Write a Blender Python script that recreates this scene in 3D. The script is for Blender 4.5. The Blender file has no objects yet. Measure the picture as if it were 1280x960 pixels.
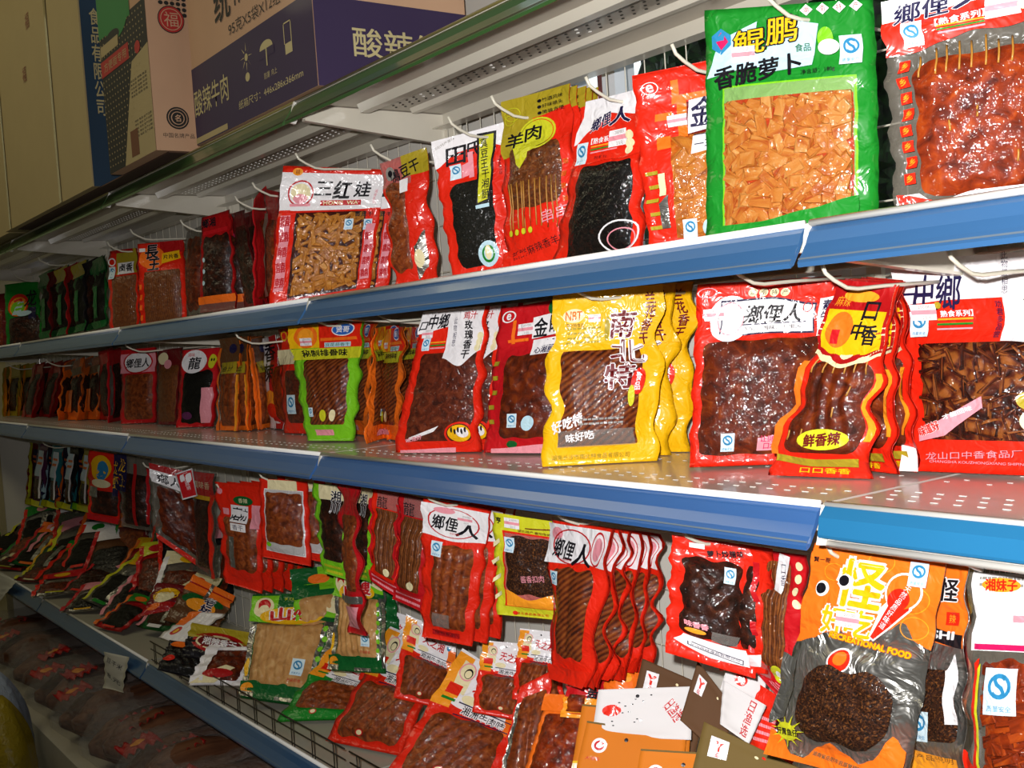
import bpy, math, random
from mathutils import Vector as V, noise as MN
random.seed(7)
sc = bpy.context.scene
COL = sc.collection
# ---------------------------------------------------------------- camera of the place
FPX = 1396.5
YAW, PIT, ROL = 0.9442, -0.042, -0.0683
CAM = V((0.774, -0.9619, 0.2011))
_f = V((-math.sin(YAW)*math.cos(PIT), math.cos(YAW)*math.cos(PIT), math.sin(PIT)))
_r0 = _f.cross(V((0, 0, 1))).normalized(); _u0 = _r0.cross(_f)
_r = _r0*math.cos(ROL)+_u0*math.sin(ROL); _u = _u0*math.cos(ROL)-_r0*math.sin(ROL)
def ray(p): return _f+_r*((p[0]-640)/FPX)-_u*((p[1]-480)/FPX)
def on_y(p, Y): d = ray(p); return CAM+d*((Y-CAM.y)/d.y)
def on_z(p, Z): d = ray(p); return CAM+d*((Z-CAM.z)/d.z)
def on_x(p, X): d = ray(p); return CAM+d*((X-CAM.x)/d.x)
def on_plane(p, Q, n): d = ray(p); return CAM+d*((Q-CAM).dot(n)/d.dot(n))
cd = bpy.data.cameras.new('camera'); cam = bpy.data.objects.new('camera', cd); COL.objects.link(cam)
from mathutils import Matrix
M = Matrix((_r, _u, -_f)).transposed().to_4x4(); M.translation = CAM
cam.matrix_world = M; cd.sensor_width = 36; cd.lens = 36*FPX/1280; cd.clip_start = .02; cd.clip_end = 100
sc.camera = cam
SZ = dict(top=.679, up=.30, mid=0.0, low=-.645)
W = 1.2; BACK = .34
# ---------------------------------------------------------------- materials
def lin(c):
    if isinstance(c, str):
        c = [int(c[i:i+2], 16)/255 for i in (1, 3, 5)]
    return tuple(((x/12.92) if x <= .04045 else ((x+.055)/1.055)**2.4) for x in c)+(1,)
def newmat(name):
    m = bpy.data.materials.new(name); m.use_nodes = True
    nt = m.node_tree; b = nt.nodes['Principled BSDF']
    return m, nt, b
def nd(nt, t, **k):
    n = nt.nodes.new(t)
    for a, v in k.items():
        if a.startswith('_'): setattr(n, a[1:], v)
        else: n.inputs[a.replace('0', ' ')].default_value = v
    return n
def bump(nt, b, scale, strength, dist, detail=3, coat=True, base=True, src=None, distort=0.0):
    g = nd(nt, 'ShaderNodeNewGeometry')
    no = nd(nt, 'ShaderNodeTexNoise', Scale=scale, Detail=detail, Distortion=distort)
    nt.links.new(g.outputs['Position'], no.inputs['Vector'])
    bp = nd(nt, 'ShaderNodeBump', Strength=strength, Distance=dist)
    nt.links.new(src if src else no.outputs['Fac'], bp.inputs['Height'])
    if base: nt.links.new(bp.outputs[0], b.inputs['Normal'])
    if coat: nt.links.new(bp.outputs[0], b.inputs['Coat Normal'])
    return no
MC = {}
def plain(name, col, rough=.5, metal=0.0, coat=0.0, bmp=None):
    if name in MC: return MC[name]
    m, nt, b = newmat(name)
    b.inputs['Base Color'].default_value = lin(col); b.inputs['Roughness'].default_value = rough
    b.inputs['Metallic'].default_value = metal; b.inputs['Coat Weight'].default_value = coat
    b.inputs['Coat Roughness'].default_value = .08
    # slight procedural tone variation
    g = nd(nt, 'ShaderNodeNewGeometry'); no = nd(nt, 'ShaderNodeTexNoise', Scale=9.0, Detail=4.0)
    nt.links.new(g.outputs['Position'], no.inputs['Vector'])
    r = nd(nt, 'ShaderNodeMapRange'); r.inputs[3].default_value = .93; r.inputs[4].default_value = 1.05
    nt.links.new(no.outputs['Fac'], r.inputs[0])
    mx = nd(nt, 'ShaderNodeMix', _data_type='RGBA', _blend_type='MULTIPLY'); mx.inputs[0].default_value = 1
    mx.inputs[6].default_value = lin(col); nt.links.new(r.outputs[0], mx.inputs[7])
    nt.links.new(mx.outputs[2], b.inputs['Base Color'])
    if bmp: bump(nt, b, *bmp)
    MC[name] = m; return m
def film(col, clear=None):
    """printed plastic film, glossy, softly creased"""
    key = 'film '+col+str(clear or '')
    if key in MC: return MC[key]
    m, nt, b = newmat(key)
    b.inputs['Base Color'].default_value = lin(PAL.get(col, col))
    b.inputs['Roughness'].default_value = .5; b.inputs['Coat Weight'].default_value = .55
    b.inputs['Coat Roughness'].default_value = .16; b.inputs['Specular IOR Level'].default_value = .2
    if clear is not None: b.inputs['Alpha'].default_value = clear
    bump(nt, b, 46.0, .75, .006, 2, distort=.8)
    MC[key] = m; return m
def foil(name='foil', col='#b8b6b0'):
    if name in MC: return MC[name]
    m, nt, b = newmat(name)
    b.inputs['Base Color'].default_value = lin(col); b.inputs['Metallic'].default_value = .9; b.inputs['Roughness'].default_value = .33
    bump(nt, b, 26.0, .8, .016, 3, distort=1.2); MC[name] = m; return m
def food(name, cols, scale=120, kind='noise', bs=.7, bd=.003, coat=.55, rough=.6, bscale=None, crough=.105):
    key = 'food '+name
    if key in MC: return MC[key]
    m, nt, b = newmat(key)
    uv = nd(nt, 'ShaderNodeUVMap'); uv.uv_map = 'UVMap'
    ramp = nd(nt, 'ShaderNodeValToRGB'); el = ramp.color_ramp.elements
    for i, (p, c) in enumerate(cols):
        e = el[i] if i < 2 else el.new(p)
        e.position = p; e.color = lin(c)
    n1 = nd(nt, 'ShaderNodeTexNoise', Scale=scale, Detail=4.0, Distortion=.8)
    nt.links.new(uv.outputs[0], n1.inputs['Vector']); src = n1.outputs['Fac']
    if kind == 'cells':
        v = nd(nt, 'ShaderNodeTexVoronoi', Scale=scale); nt.links.new(uv.outputs[0], v.inputs['Vector'])
        mm = nd(nt, 'ShaderNodeMath', _operation='MULTIPLY_ADD'); nt.links.new(v.outputs['Distance'], mm.inputs[0])
        mm.inputs[1].default_value = -.9; nt.links.new(n1.outputs['Fac'], mm.inputs[2])
        m2 = nd(nt, 'ShaderNodeMath', _operation='ADD'); nt.links.new(mm.outputs[0], m2.inputs[0]); m2.inputs[1].default_value = .45
        src = m2.outputs[0]
    if kind in ('cuts', 'lines'):
        mp = nd(nt, 'ShaderNodeMapping'); mp.inputs['Rotation'].default_value[2] = .9 if kind == 'cuts' else 0
        nt.links.new(uv.outputs[0], mp.inputs[0])
        w = nd(nt, 'ShaderNodeTexWave', Scale=scale*(.62 if kind == 'cuts' else .7), Distortion=2.2 if kind == 'cuts' else 1.2, Detail=2.0); w.inputs['Detail Scale'].default_value = .6
        nt.links.new(mp.outputs[0], w.inputs[0])
        mm = nd(nt, 'ShaderNodeMix'); mm.inputs[0].default_value = .33
        nt.links.new(n1.outputs['Fac'], mm.inputs[2]); nt.links.new(w.outputs['Fac'], mm.inputs[3]); src = mm.outputs[0]
    nt.links.new(src, ramp.inputs[0]); nt.links.new(ramp.outputs[0], b.inputs['Base Color'])
    b.inputs['Roughness'].default_value = rough; b.inputs['Coat Weight'].default_value = coat; b.inputs['Coat Roughness'].default_value = crough
    b.inputs['Specular IOR Level'].default_value = .15
    bp = nd(nt, 'ShaderNodeBump', Strength=bs, Distance=bd); nt.links.new(src, bp.inputs['Height']); nt.links.new(bp.outputs[0], b.inputs['Normal'])
    g = nd(nt, 'ShaderNodeNewGeometry'); n2 = nd(nt, 'ShaderNodeTexNoise', Scale=bscale or 120.0, Detail=2.0, Distortion=.8)
    nt.links.new(g.outputs['Position'], n2.inputs['Vector'])
    bp2 = nd(nt, 'ShaderNodeBump', Strength=.95, Distance=.004); nt.links.new(n2.outputs['Fac'], bp2.inputs['Height']); nt.links.new(bp2.outputs[0], b.inputs['Coat Normal'])
    MC[key] = m; return m
PAL = dict(sauce='#38150c', red='#de240e', dred='#a80f12', crimson='#c0141c', orange='#f2701a', lorange='#f59a22', yellow='#edb40c', lemon='#cbca26', gold='#a89422', ygreen='#79c41e',
  green='#168024', dgreen='#0d5a26', white='#ece8ea', cream='#e9dcae', black='#120f16', navy='#1c1740', grey='#8d8880', brown='#5e3a20', kraft='#7a5a3c', pink='#e894a0',
  purple='#5a1e50', blue='#2a62b8', sky='#b8d8e4', qs='#cfe4ee', qsb='#2b7fae', maroon='#6b1016', teal='#207a86', mag='#c8185a')
FOODS = dict(
  radish=([(.3, '#963c10'), (.5, '#b06a28'), (.72, '#c08a4c')], 55, 'noise'),
  radbase=([(.3, '#8c2208'), (.6, '#ae3c10')], 60, 'noise'),
  tofu=([(.3, '#8a4c14'), (.55, '#b87528'), (.8, '#cf9244')], 90, 'noise'),
  sauce=([(.3, '#2a0e08'), (.6, '#4a1a0c')], 60, 'noise'),
  skewer=([(.3, '#441002'), (.55, '#822a06'), (.75, '#a8460e')], 55, 'noise'),
  lamb=([(.3, '#3c1c0a'), (.55, '#6a3616'), (.75, '#8a5424')], 130, 'noise'),
  black=([(.35, '#060606'), (.6, '#120e0c'), (.8, '#3a1c10')], 160, 'noise'),
  seaweed=([(.35, '#080a06'), (.6, '#15130c'), (.85, '#383020')], 420, 'noise'),
  gluten=([(.3, '#7e3e0c'), (.5, '#b06420'), (.75, '#c8812e')], 60, 'noise'),
  brown=([(.3, '#34120a'), (.55, '#5c2412'), (.8, '#7a3a20')], 80, 'noise'),
  steak=([(.3, '#300e04'), (.55, '#602006'), (.78, '#8a3c0e')], 55, 'noise'),
  cuts=([(.25, '#34120a'), (.5, '#6c2e10'), (.8, '#8c4a1c')], 60, 'cuts'),
  strips=([(.25, '#3e1c0c'), (.5, '#703a18'), (.8, '#8f5424')], 110, 'lines'),
  fish=([(.3, '#240a04'), (.5, '#4e1c0a'), (.75, '#864a1c')], 60, 'cells'),
  sausage=([(.3, '#a8743e'), (.55, '#c29056'), (.8, '#d4ac74')], 40, 'noise'),
  jerky=([(.3, '#4e1e0a'), (.55, '#823a14'), (.8, '#a45a26')], 85, 'noise'),
  mince=([(.35, '#140a06'), (.55, '#3a1e10'), (.72, '#7a4a20')], 320, 'noise'),
  dark=([(.35, '#160a06'), (.6, '#38180c'), (.8, '#6a3418')], 60, 'noise'),
  orangef=([(.3, '#8e3a0a'), (.55, '#b85c14'), (.8, '#d07c24')], 70, 'noise'),
)
def foodmat(n):
    c, s, k = FOODS[n]; return food(n, c, s, k, coat=.2 if n in ('seaweed', 'mince') else .7)
def colmat(n):
    if n == 'foil': return foil()
    if n in MATTE: return plain('card '+n, MATTE[n], .8, 0, 0)
    if n == 'clear': return film('#6a645a', .5)
    if n == 'clearish': return film('#9a9690', .35)
    return film(n)
# ---------------------------------------------------------------- mesh helpers
class MB:
    def __init__(s): s.v = []; s.f = []; s.m = []; s.uv = []; s.mats = []; s.sm = []
    def mi(s, mat):
        if mat not in s.mats: s.mats.append(mat)
        return s.mats.index(mat)
    def add(s, vs, fs, mat, uvs=None, smooth=True):
        o = len(s.v); s.v += [V(x) for x in vs]; k = s.mi(mat)
        s.uv += (uvs if uvs else [(x[0], x[2] if len(x) > 2 else 0) for x in vs])
        for f in fs: s.f.append([i+o for i in f]); s.m.append(k); s.sm.append(smooth)
    def box(s, a, b, mat):
        x0, y0, z0 = a; x1, y1, z1 = b
        vs = [(x0, y0, z0), (x1, y0, z0), (x1, y1, z0), (x0, y1, z0), (x0, y0, z1), (x1, y0, z1), (x1, y1, z1), (x0, y1, z1)]
        s.add(vs, [(0, 3, 2, 1), (4, 5, 6, 7), (0, 1, 5, 4), (1, 2, 6, 5), (2, 3, 7, 6), (3, 0, 4, 7)], mat, smooth=False)
    def tube(s, pts, r, mat, n=8, cap=True):
        pts = [V(p) for p in pts]; rings = []; vs = []
        for i, p in enumerate(pts):
            t = (pts[min(i+1, len(pts)-1)]-pts[max(i-1, 0)]).normalized()
            a = t.cross(V((0, 0, 1)));
            if a.length < .1: a = t.cross(V((1, 0, 0)))
            a.normalize(); b = t.cross(a)
            rr = r[i] if isinstance(r, (list, tuple)) else r
            rings.append(len(vs)); vs += [p+a*rr*math.cos(2*math.pi*k/n)+b*rr*math.sin(2*math.pi*k/n) for k in range(n)]
        fs = []
        for i in range(len(pts)-1):
            for k in range(n):
                fs.append((i*n+k, i*n+(k+1) % n, (i+1)*n+(k+1) % n, (i+1)*n+k))
        if cap: fs += [tuple(range(n))[::-1], tuple((len(pts)-1)*n+k for k in range(n))]
        s.add(vs, fs, mat)
    def extrude(s, prof, x0, x1, mat, smooth=False, close=True):
        n = len(prof); vs = [(x0, y, z) for y, z in prof]+[(x1, y, z) for y, z in prof]
        fs = [(i, (i+1) % n, n+(i+1) % n, n+i) for i in range(n if close else n-1)]
        if close: fs += [tuple(range(n))[::-1], tuple(range(n, 2*n))]
        s.add(vs, fs, mat, smooth=smooth)
    def build(s, name, parent=None, org=None, stuff=False):
        org = V(org) if org is not None else V((0, 0, 0))
        me = bpy.data.meshes.new(name); me.from_pydata([tuple(v-org) for v in s.v], [], s.f)
        for m in s.mats: me.materials.append(m)
        me.polygons.foreach_set('material_index', s.m); me.polygons.foreach_set('use_smooth', s.sm)
        uvl = me.uv_layers.new(name='UVMap')
        vi = [0]*len(me.loops); me.loops.foreach_get('vertex_index', vi)
        flat = []
        for i in vi: flat += s.uv[i]
        uvl.data.foreach_set('uv', flat); me.update()
        o = bpy.data.objects.new(name, me); COL.objects.link(o)
        if parent: o.parent = parent
        else: o.location = org
        if stuff: o['kind'] = 'stuff'
        return o
def tag(o, label=None, cat=None, group=None, kind=None):
    if label: o['label'] = label
    if cat: o['category'] = cat
    if group: o['group'] = group
    if kind: o['kind'] = kind
    return o
def empty(name, loc, label, cat, group=None):
    o = bpy.data.objects.new(name, None); COL.objects.link(o); o.location = loc; o.empty_display_size = .02
    return tag(o, label, cat, group)
def copy_tree(o, parent=None):
    c = o.copy(); COL.objects.link(c); c.parent = parent
    for ch in [x for x in KIDS.get(o.name, [])]:
        d = copy_tree(ch, c)
        KIDS.setdefault(c.name, []).append(d)
    return c
KIDS = {}
# ---------------------------------------------------------------- lettering (built-in font, turned into mesh)
TX = {}
def glyphs(s, off=0.0, spacing=1.0):
    k = (s, off, spacing)
    if k in TX: return TX[k]
    cu = bpy.data.curves.new('t', 'FONT'); cu.body = s; cu.size = 1; cu.offset = off; cu.resolution_u = 3; cu.space_line = spacing
    cu.fill_mode = 'FRONT'
    if '\n' in s: cu.align_x = 'CENTER'
    o = bpy.data.objects.new('t', cu); COL.objects.link(o)
    dg = bpy.context.evaluated_depsgraph_get(); me = o.evaluated_get(dg).to_mesh()
    vs = [(v.co.x, v.co.y) for v in me.vertices]; fs = [tuple(p.vertices) for p in me.polygons]
    o.evaluated_get(dg).to_mesh_clear(); bpy.data.objects.remove(o); bpy.data.curves.remove(cu)
    k0 = (s, 0.0, spacing)
    if off == 0.0 or k0 not in TX:
        if off != 0.0: glyphs(s, 0.0, spacing)
    if off == 0.0:
        xs = [v[0] for v in vs] or [0, 1]; ys = [v[1] for v in vs] or [0, 1]
        bb = (min(xs), min(ys), max(xs), max(ys))
    else: bb = TX[k0][2]
    TX[k] = (vs, fs, bb); return TX[k]
def clip_cells(poly, step):
    """cut a convex polygon by a grid so it can follow a curved sheet"""
    out = []
    def cut(pl, ax, val, keep_less):
        r = []
        for i in range(len(pl)):
            a, b = pl[i], pl[(i+1) % len(pl)]
            ia = (a[ax] <= val) == keep_less or a[ax] == val; ib = (b[ax] <= val) == keep_less or b[ax] == val
            if ia: r.append(a)
            if ia != ib and a[ax] != b[ax]:
                t = (val-a[ax])/(b[ax]-a[ax]); r.append((a[0]+t*(b[0]-a[0]), a[1]+t*(b[1]-a[1])))
        return r
    us = [p[0] for p in poly]; vs = [p[1] for p in poly]
    i0 = math.floor(min(us)/step); i1 = math.ceil(max(us)/step); j0 = math.floor(min(vs)/step); j1 = math.ceil(max(vs)/step)
    for i in range(i0, i1):
        c = cut(cut(poly, 0, i*step, False), 0, (i+1)*step, True)
        if len(c) < 3: continue
        for j in range(j0, j1):
            d = cut(cut(c, 1, j*step, False), 1, (j+1)*step, True)
            if len(d) >= 3: out.append(d)
    return out
def lerp(a, b, t): return a+(b-a)*t
def interp(L, t):
    if not isinstance(L, (list, tuple)): return L
    x = t*(len(L)-1); i = min(int(x), len(L)-2); k = x-i; k = k*k*(3-2*k)
    return lerp(L[i], L[i+1], k)
class Sheet:
    """a surface P(u,v,h) that print, stickers and contents are laid on"""
    def __init__(s, A, B, C, D, **o):
        s.A, s.B, s.C, s.D = A, B, C, D
        s.w = ((B-A).length+(C-D).length)/2; s.h = ((A-D).length+(B-C).length)/2
        n = (B-A).cross(D-A)+(B-C).cross(D-C)*-1
        n = (C-D).cross(A-D).normalized()
        if n.dot(CAM-D) < 0 and not o.get('noflip'): n = -n
        s.n = n; s.o = o; s.ph = [random.uniform(0, 6.28) for _ in range(6)]
        s.lay = 0.0; s.mb = MB(); s.res = o.get('res', 1.0)
    def h0(s, u, v):
        o = s.o; b = o.get('bulge', .011)
        if b == 0: return 0
        m = o.get('marg', .08); vb = o.get('vb', .07); vt = o.get('vt', .72)
        x = (u-m)/(1-2*m); y = (v-vb)/(vt-vb)
        if x <= 0 or x >= 1 or y <= 0 or y >= 1: return 0
        fx = 1-abs(2*x-1)**3; fy = 1-abs(2*y-1)**5
        return b*fx*fy
    def dh(s, u, v):
        o = s.o; p = s.ph; r = o.get('rip', .003); k = o.get('ripk', 4)*6.28
        d = r*((1-u)**5*math.sin(k*v+p[2])+u**5*math.sin(k*v+p[3]))
        d += o.get('curl', 0)*(2*u-1)**2+o.get('bend', 0)*(2*v-1)**2
        if v < .2: d += o.get('kick', 0)*((.2-v)/.2)**2
        if v > .8: d += o.get('kickt', 0)*((v-.8)/.2)**2
        d += o.get('soft', .0015)*math.sin(3.1*u+4*v+p[4])
        return d
    def P(s, u, v, h=0.0, back=False):
        o = s.o; p = s.ph; a = o.get('wave', .0025)/max(s.w, .01); k = o.get('wavek', 4)*6.28
        tp = min(1, v*6, (1-v)*6)
        uu = u+.62*a*tp*(-(1-u)**3*(math.sin(k*v+p[0])+.6*math.sin(2.3*k*v+p[4]))+u**3*(math.sin(k*v+p[1])+.6*math.sin(1.7*k*v+p[5])))
        nk = o.get('neck', 0)
        if nk: uu = .5+(uu-.5)*(1-nk*math.exp(-((v-o.get('neckv', .75))/.12)**2))
        base = s.A*(1-uu)*v+s.B*uu*v+s.C*uu*(1-v)+s.D*(1-uu)*(1-v)
        hh = s.dh(u, v)+(-(.0008+s.h0(u, v)*.45) if back else s.h0(u, v))+h
        return base+s.n*hh
    def body(s, mat, backmat=None):
        nu = max(4, int(18*s.res)); nv = max(6, int(34*s.res)); vs = []; fs = []; uv = []
        for bk in (0, 1):
            for j in range(nv+1):
                for i in range(nu+1):
                    u, v = i/nu, j/nv
                    vs.append(s.P(u, v, 0, bk == 1)); uv.append((u*s.w, v*s.h))
        N = (nu+1)*(nv+1)
        for j in range(nv):
            for i in range(nu):
                a = j*(nu+1)+i; fs.append((a, a+1, a+nu+2, a+nu+1))
        s.mb.add(vs, fs, mat, uv)
        f2 = [tuple(x+N for x in f[::-1]) for f in fs]
        edge = [j*(nu+1) for j in range(nv)]
        for j in range(nv):
            for c in (0, nu):
                a, b = j*(nu+1)+c, (j+1)*(nu+1)+c; f2.append((a, b, b+N, a+N))
        for i in range(nu):
            for r in (0, nv):
                a, b = r*(nu+1)+i, r*(nu+1)+i+1; f2.append((a, b, b+N, a+N))
        o = len(s.mb.v)-len(vs); k = s.mb.mi(backmat or mat)
        for f in f2: s.mb.f.append([i+o for i in f]); s.mb.m.append(k); s.mb.sm.append(True)
        s.lay = .0003
    def step(s, d=.00022): s.lay += d; return s.lay
    def grid(s, mb, u0, u1, fa, fb, mat, h, nu=None, nv=None):
        nu = nu or max(2, int(abs(u1-u0)*22*s.res)); nv = nv or max(2, int(26*s.res*abs(interp(fb, .5)-interp(fa, .5)))+1)
        vs = []; fs = []; uv = []
        for j in range(nv+1):
            for i in range(nu+1):
                u = lerp(u0, u1, i/nu); v = lerp(interp(fa, i/nu), interp(fb, i/nu), j/nv)
                vs.append(s.P(u, v, h)); uv.append((u*s.w, v*s.h))
        for j in range(nv):
            for i in range(nu):
                a = j*(nu+1)+i; fs.append((a, a+1, a+nu+2, a+nu+1))
        mb.add(vs, fs, mat, uv)
    def poly(s, mb, pts, mat, h):
        for c in clip_cells(pts, .07):
            mb.add([s.P(u, v, h) for u, v in c], [tuple(range(len(c)))], mat, [(u*s.w, v*s.h) for u, v in c])
    def ell(s, mb, u, v, ru, rv, mat, h, inner=0.0, n=24):
        R = 3; vs = []; fs = []; uv = []
        for r in range(R+1):
            q = inner+(1-inner)*r/R
            for k in range(n):
                a = 6.28318*k/n; uu = u+ru*q*math.cos(a); vv = v+rv*q*math.sin(a)
                vs.append(s.P(uu, vv, h)); uv.append((uu*s.w, vv*s.h))
        for r in range(R):
            for k in range(n):
                fs.append((r*n+k, r*n+(k+1) % n, (r+1)*n+(k+1) % n, (r+1)*n+k))
        mb.add(vs, fs, mat, uv)
    def text(s, mb, st, u, v, ht, mat, h, w=None, rot=0.0, off=0.0, shear=0.0, spacing=1.0):
        vs, fs, bb = glyphs(st, 0.0, spacing)
        bw, bh = bb[2]-bb[0], bb[3]-bb[1]
        if bw <= 0 or bh <= 0: return
        cx, cy = (bb[0]+bb[2])/2, (bb[1]+bb[3])/2
        sy = ht*s.h/bh; sx = (w*s.w/bw) if w else sy
        c, sn = math.cos(math.radians(rot)), math.sin(math.radians(rot)); P = []
        for x, y in vs:
            X = (x-cx)*sx+(y-cy)*sy*shear; Y = (y-cy)*sy
            X, Y = X*c-Y*sn, X*sn+Y*c
            P.append(s.P(u+X/s.w, v+Y/s.h, h))
        K = [(0, 0)]
        if off > 0: K += [(off*math.cos(q*1.0472), off*math.sin(q*1.0472)) for q in range(6)]
        if off > .08: K += [(off*.5*math.cos(q*1.0472+.5), off*.5*math.sin(q*1.0472+.5)) for q in range(6)]
        ex = s.A-s.B; ex = (s.C-s.D).normalized(); ey = (s.A-s.D).normalized()
        for q_, (kx, ky) in enumerate(K):
            d = ex*(kx*sx*.7)+ey*(ky*sy*.7)+s.n*(q_*.000022)
            mb.add([p+d for p in P], fs, mat, [(0, 0)]*len(P))
def rounded(u0, v0, u1, v1, r):
    def f(a, b):
        t = abs(2*b-1); ins = 0
        k = 1-2*r
        if r > 0 and t > k: ins = r*(1-math.sqrt(max(0, 1-((t-k)/(1-k))**2)))
        return u0+(u1-u0)*(ins+a*(1-2*ins)), v0+(v1-v0)*b
    return f
def contents(S, par, u0, v0, u1, v1, fd, org, r=.08, ribs=0, amp=.002, diag=0, stick=0, pieces=None, wob=0.0, border=None, down=False, trans=None, nm='food_contents'):
    fm = rounded(u0, v0, u1, v1, r)
    if border:
        g = rounded(u0-.018, v0-.012, u1+.018, v1+.012, r); h = S.step()
        N = 14; vs = []; fs = []
        for j in range(N*2+1):
            for i in range(N+1): q = g(i/N, j/(2*N)); vs.append(S.P(q[0], q[1], h))
        for j in range(2*N):
            for i in range(N): a = j*(N+1)+i; fs.append((a, a+1, a+N+2, a+N+1))
        S.mb.add(vs, fs, colmat(border), [(0, 0)]*len(vs))
    mb = MB(); nu = max(6, int(26*S.res)); nv = max(8, int(36*S.res))
    if ribs: nu = max(nu, int(ribs*5))
    h = S.step(); vs = []; fs = []; uv = []; sd = random.random()*50
    for j in range(nv+1):
        for i in range(nu+1):
            a, b = i/nu, j/nv; u, v = fm(a, b)
            if wob: u += wob*math.sin(v*22+sd)*(2*a-1); v += wob*math.sin(u*19+sd)*(2*b-1)
            e = min(1, a*8, (1-a)*8, b*10, (1-b)*10)
            x, y = u*S.w, v*S.h
            d = MN.noise(V((x*70+sd, y*70, 0)))*.5+.5
            if ribs: d = .2*d+.8*abs(math.sin(math.pi*ribs*(a+diag*b+.02*math.sin(b*9+sd))))**.7
            vs.append(S.P(u, v, h+e*amp*d+.0004)); uv.append((x, y))
    for j in range(nv):
        for i in range(nu): a = j*(nu+1)+i; fs.append((a, a+1, a+nu+2, a+nu+1))
    mb.add(vs, fs, foodmat(fd), [(p[0]+sd, p[1]+sd) for p in uv])
    o = mb.build(nm, par, org); KIDS.setdefault(par.name, []).append(o); fo = o
    if pieces:
        fd2, n, lx, ly, th = pieces; mb = MB(); m = foodmat(fd2)
        for q in range(n):
            if S.o.get('gridp', True):
                nc = max(1, int(math.sqrt(n*(u1-u0)*S.w/((v1-v0)*S.h)))); nr = max(1, n//nc)
                a = ((q % nc)+random.uniform(.1, .9))/nc; b = ((q//nc) % nr+random.uniform(.1, .9))/nr
            a = min(.94, max(.06, a)); b = min(.95, max(.05, b))
            u, v = fm(a, b); an = random.uniform(0, 3.14) if lx < ly*1.5 else random.choice([0, 1.57, .5, 2.4])+random.uniform(-.35, .35)
            L, K = lx*random.uniform(.6, 1.2)/2, ly*random.uniform(.65, 1.2)/2
            c, sn = math.cos(an), math.sin(an); base = h+amp*.4+random.uniform(0, .0015); T = th*random.uniform(.6, 1.3)
            pts = []
            for (x, y, z, sh) in ((-1, -1, 0, 1), (1, -1, 0, 1), (1, 1, 0, 1), (-1, 1, 0, 1), (-1, -1, .6, .97), (1, -1, .6, .97), (1, 1, .6, .97), (-1, 1, .6, .97), (-1, -1, 1, .74), (1, -1, 1, .74), (1, 1, 1, .74), (-1, 1, 1, .74)):
                X = x*L*sh*random.uniform(.8, 1.1); Y = y*K*sh*random.uniform(.75, 1.12)
                uu = u+(X*c-Y*sn)/S.w; vv = v+(X*sn+Y*c)/S.h
                uu = min(u1-.004, max(u0+.004, uu)); vv = min(v1-.003, max(v0+.003, vv))
                pts.append(S.P(uu, vv, base+z*T*random.uniform(.85, 1.1)))
            fc = [(0, 1, 5, 4), (1, 2, 6, 5), (2, 3, 7, 6), (3, 0, 4, 7), (4, 5, 9, 8), (5, 6, 10, 9), (6, 7, 11, 10), (7, 4, 8, 11), (8, 9, 10, 11)]
            off = random.uniform(0, 20)
            mb.add(pts, fc, m, [(off+random.uniform(0, .03), off+random.uniform(0, .03)) for _ in pts], smooth=False)
        o = mb.build('food_pieces', fo, org, stuff=True); KIDS.setdefault(fo.name, []).append(o)
    if stick:
        sm = plain('bamboo', '#b07a2c', .5, 0, .4)
        for q in range(stick):
            mb = MB()
            a = (q+.5+random.uniform(-.25, .25))/stick; u = u0+(u1-u0)*a
            if down: vA, vB = v0+(v1-v0)*.42, v0-(.13+random.uniform(-.02, .02))
            else: vA, vB = v1-(v1-v0)*.12, v1+random.uniform(.02, .07)
            mb.tube([S.P(u+.01*math.sin(q), lerp(vA, vB, k/4), h+.0015+amp*.5+.001*math.sin(k)) for k in range(5)], .0011, sm, 6)
            o = mb.build('skewer_stick', fo, org); KIDS.setdefault(fo.name, []).append(o)
            if not down and random.random() < .6:
                mb = MB(); u += .012; vm = random.uniform(v0+.1*(v1-v0), v0+.7*(v1-v0))
                mb.tube([S.P(u, vm+.05*k/3, h+amp+.0012) for k in range(4)], .0011, sm, 6)
                o = mb.build('skewer_stick', fo, org); KIDS.setdefault(fo.name, []).append(o)
    S.lay += amp+(pieces[4]*1.25 if pieces else 0)*.6+.0004
def cv(c): return colmat(c)
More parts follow.
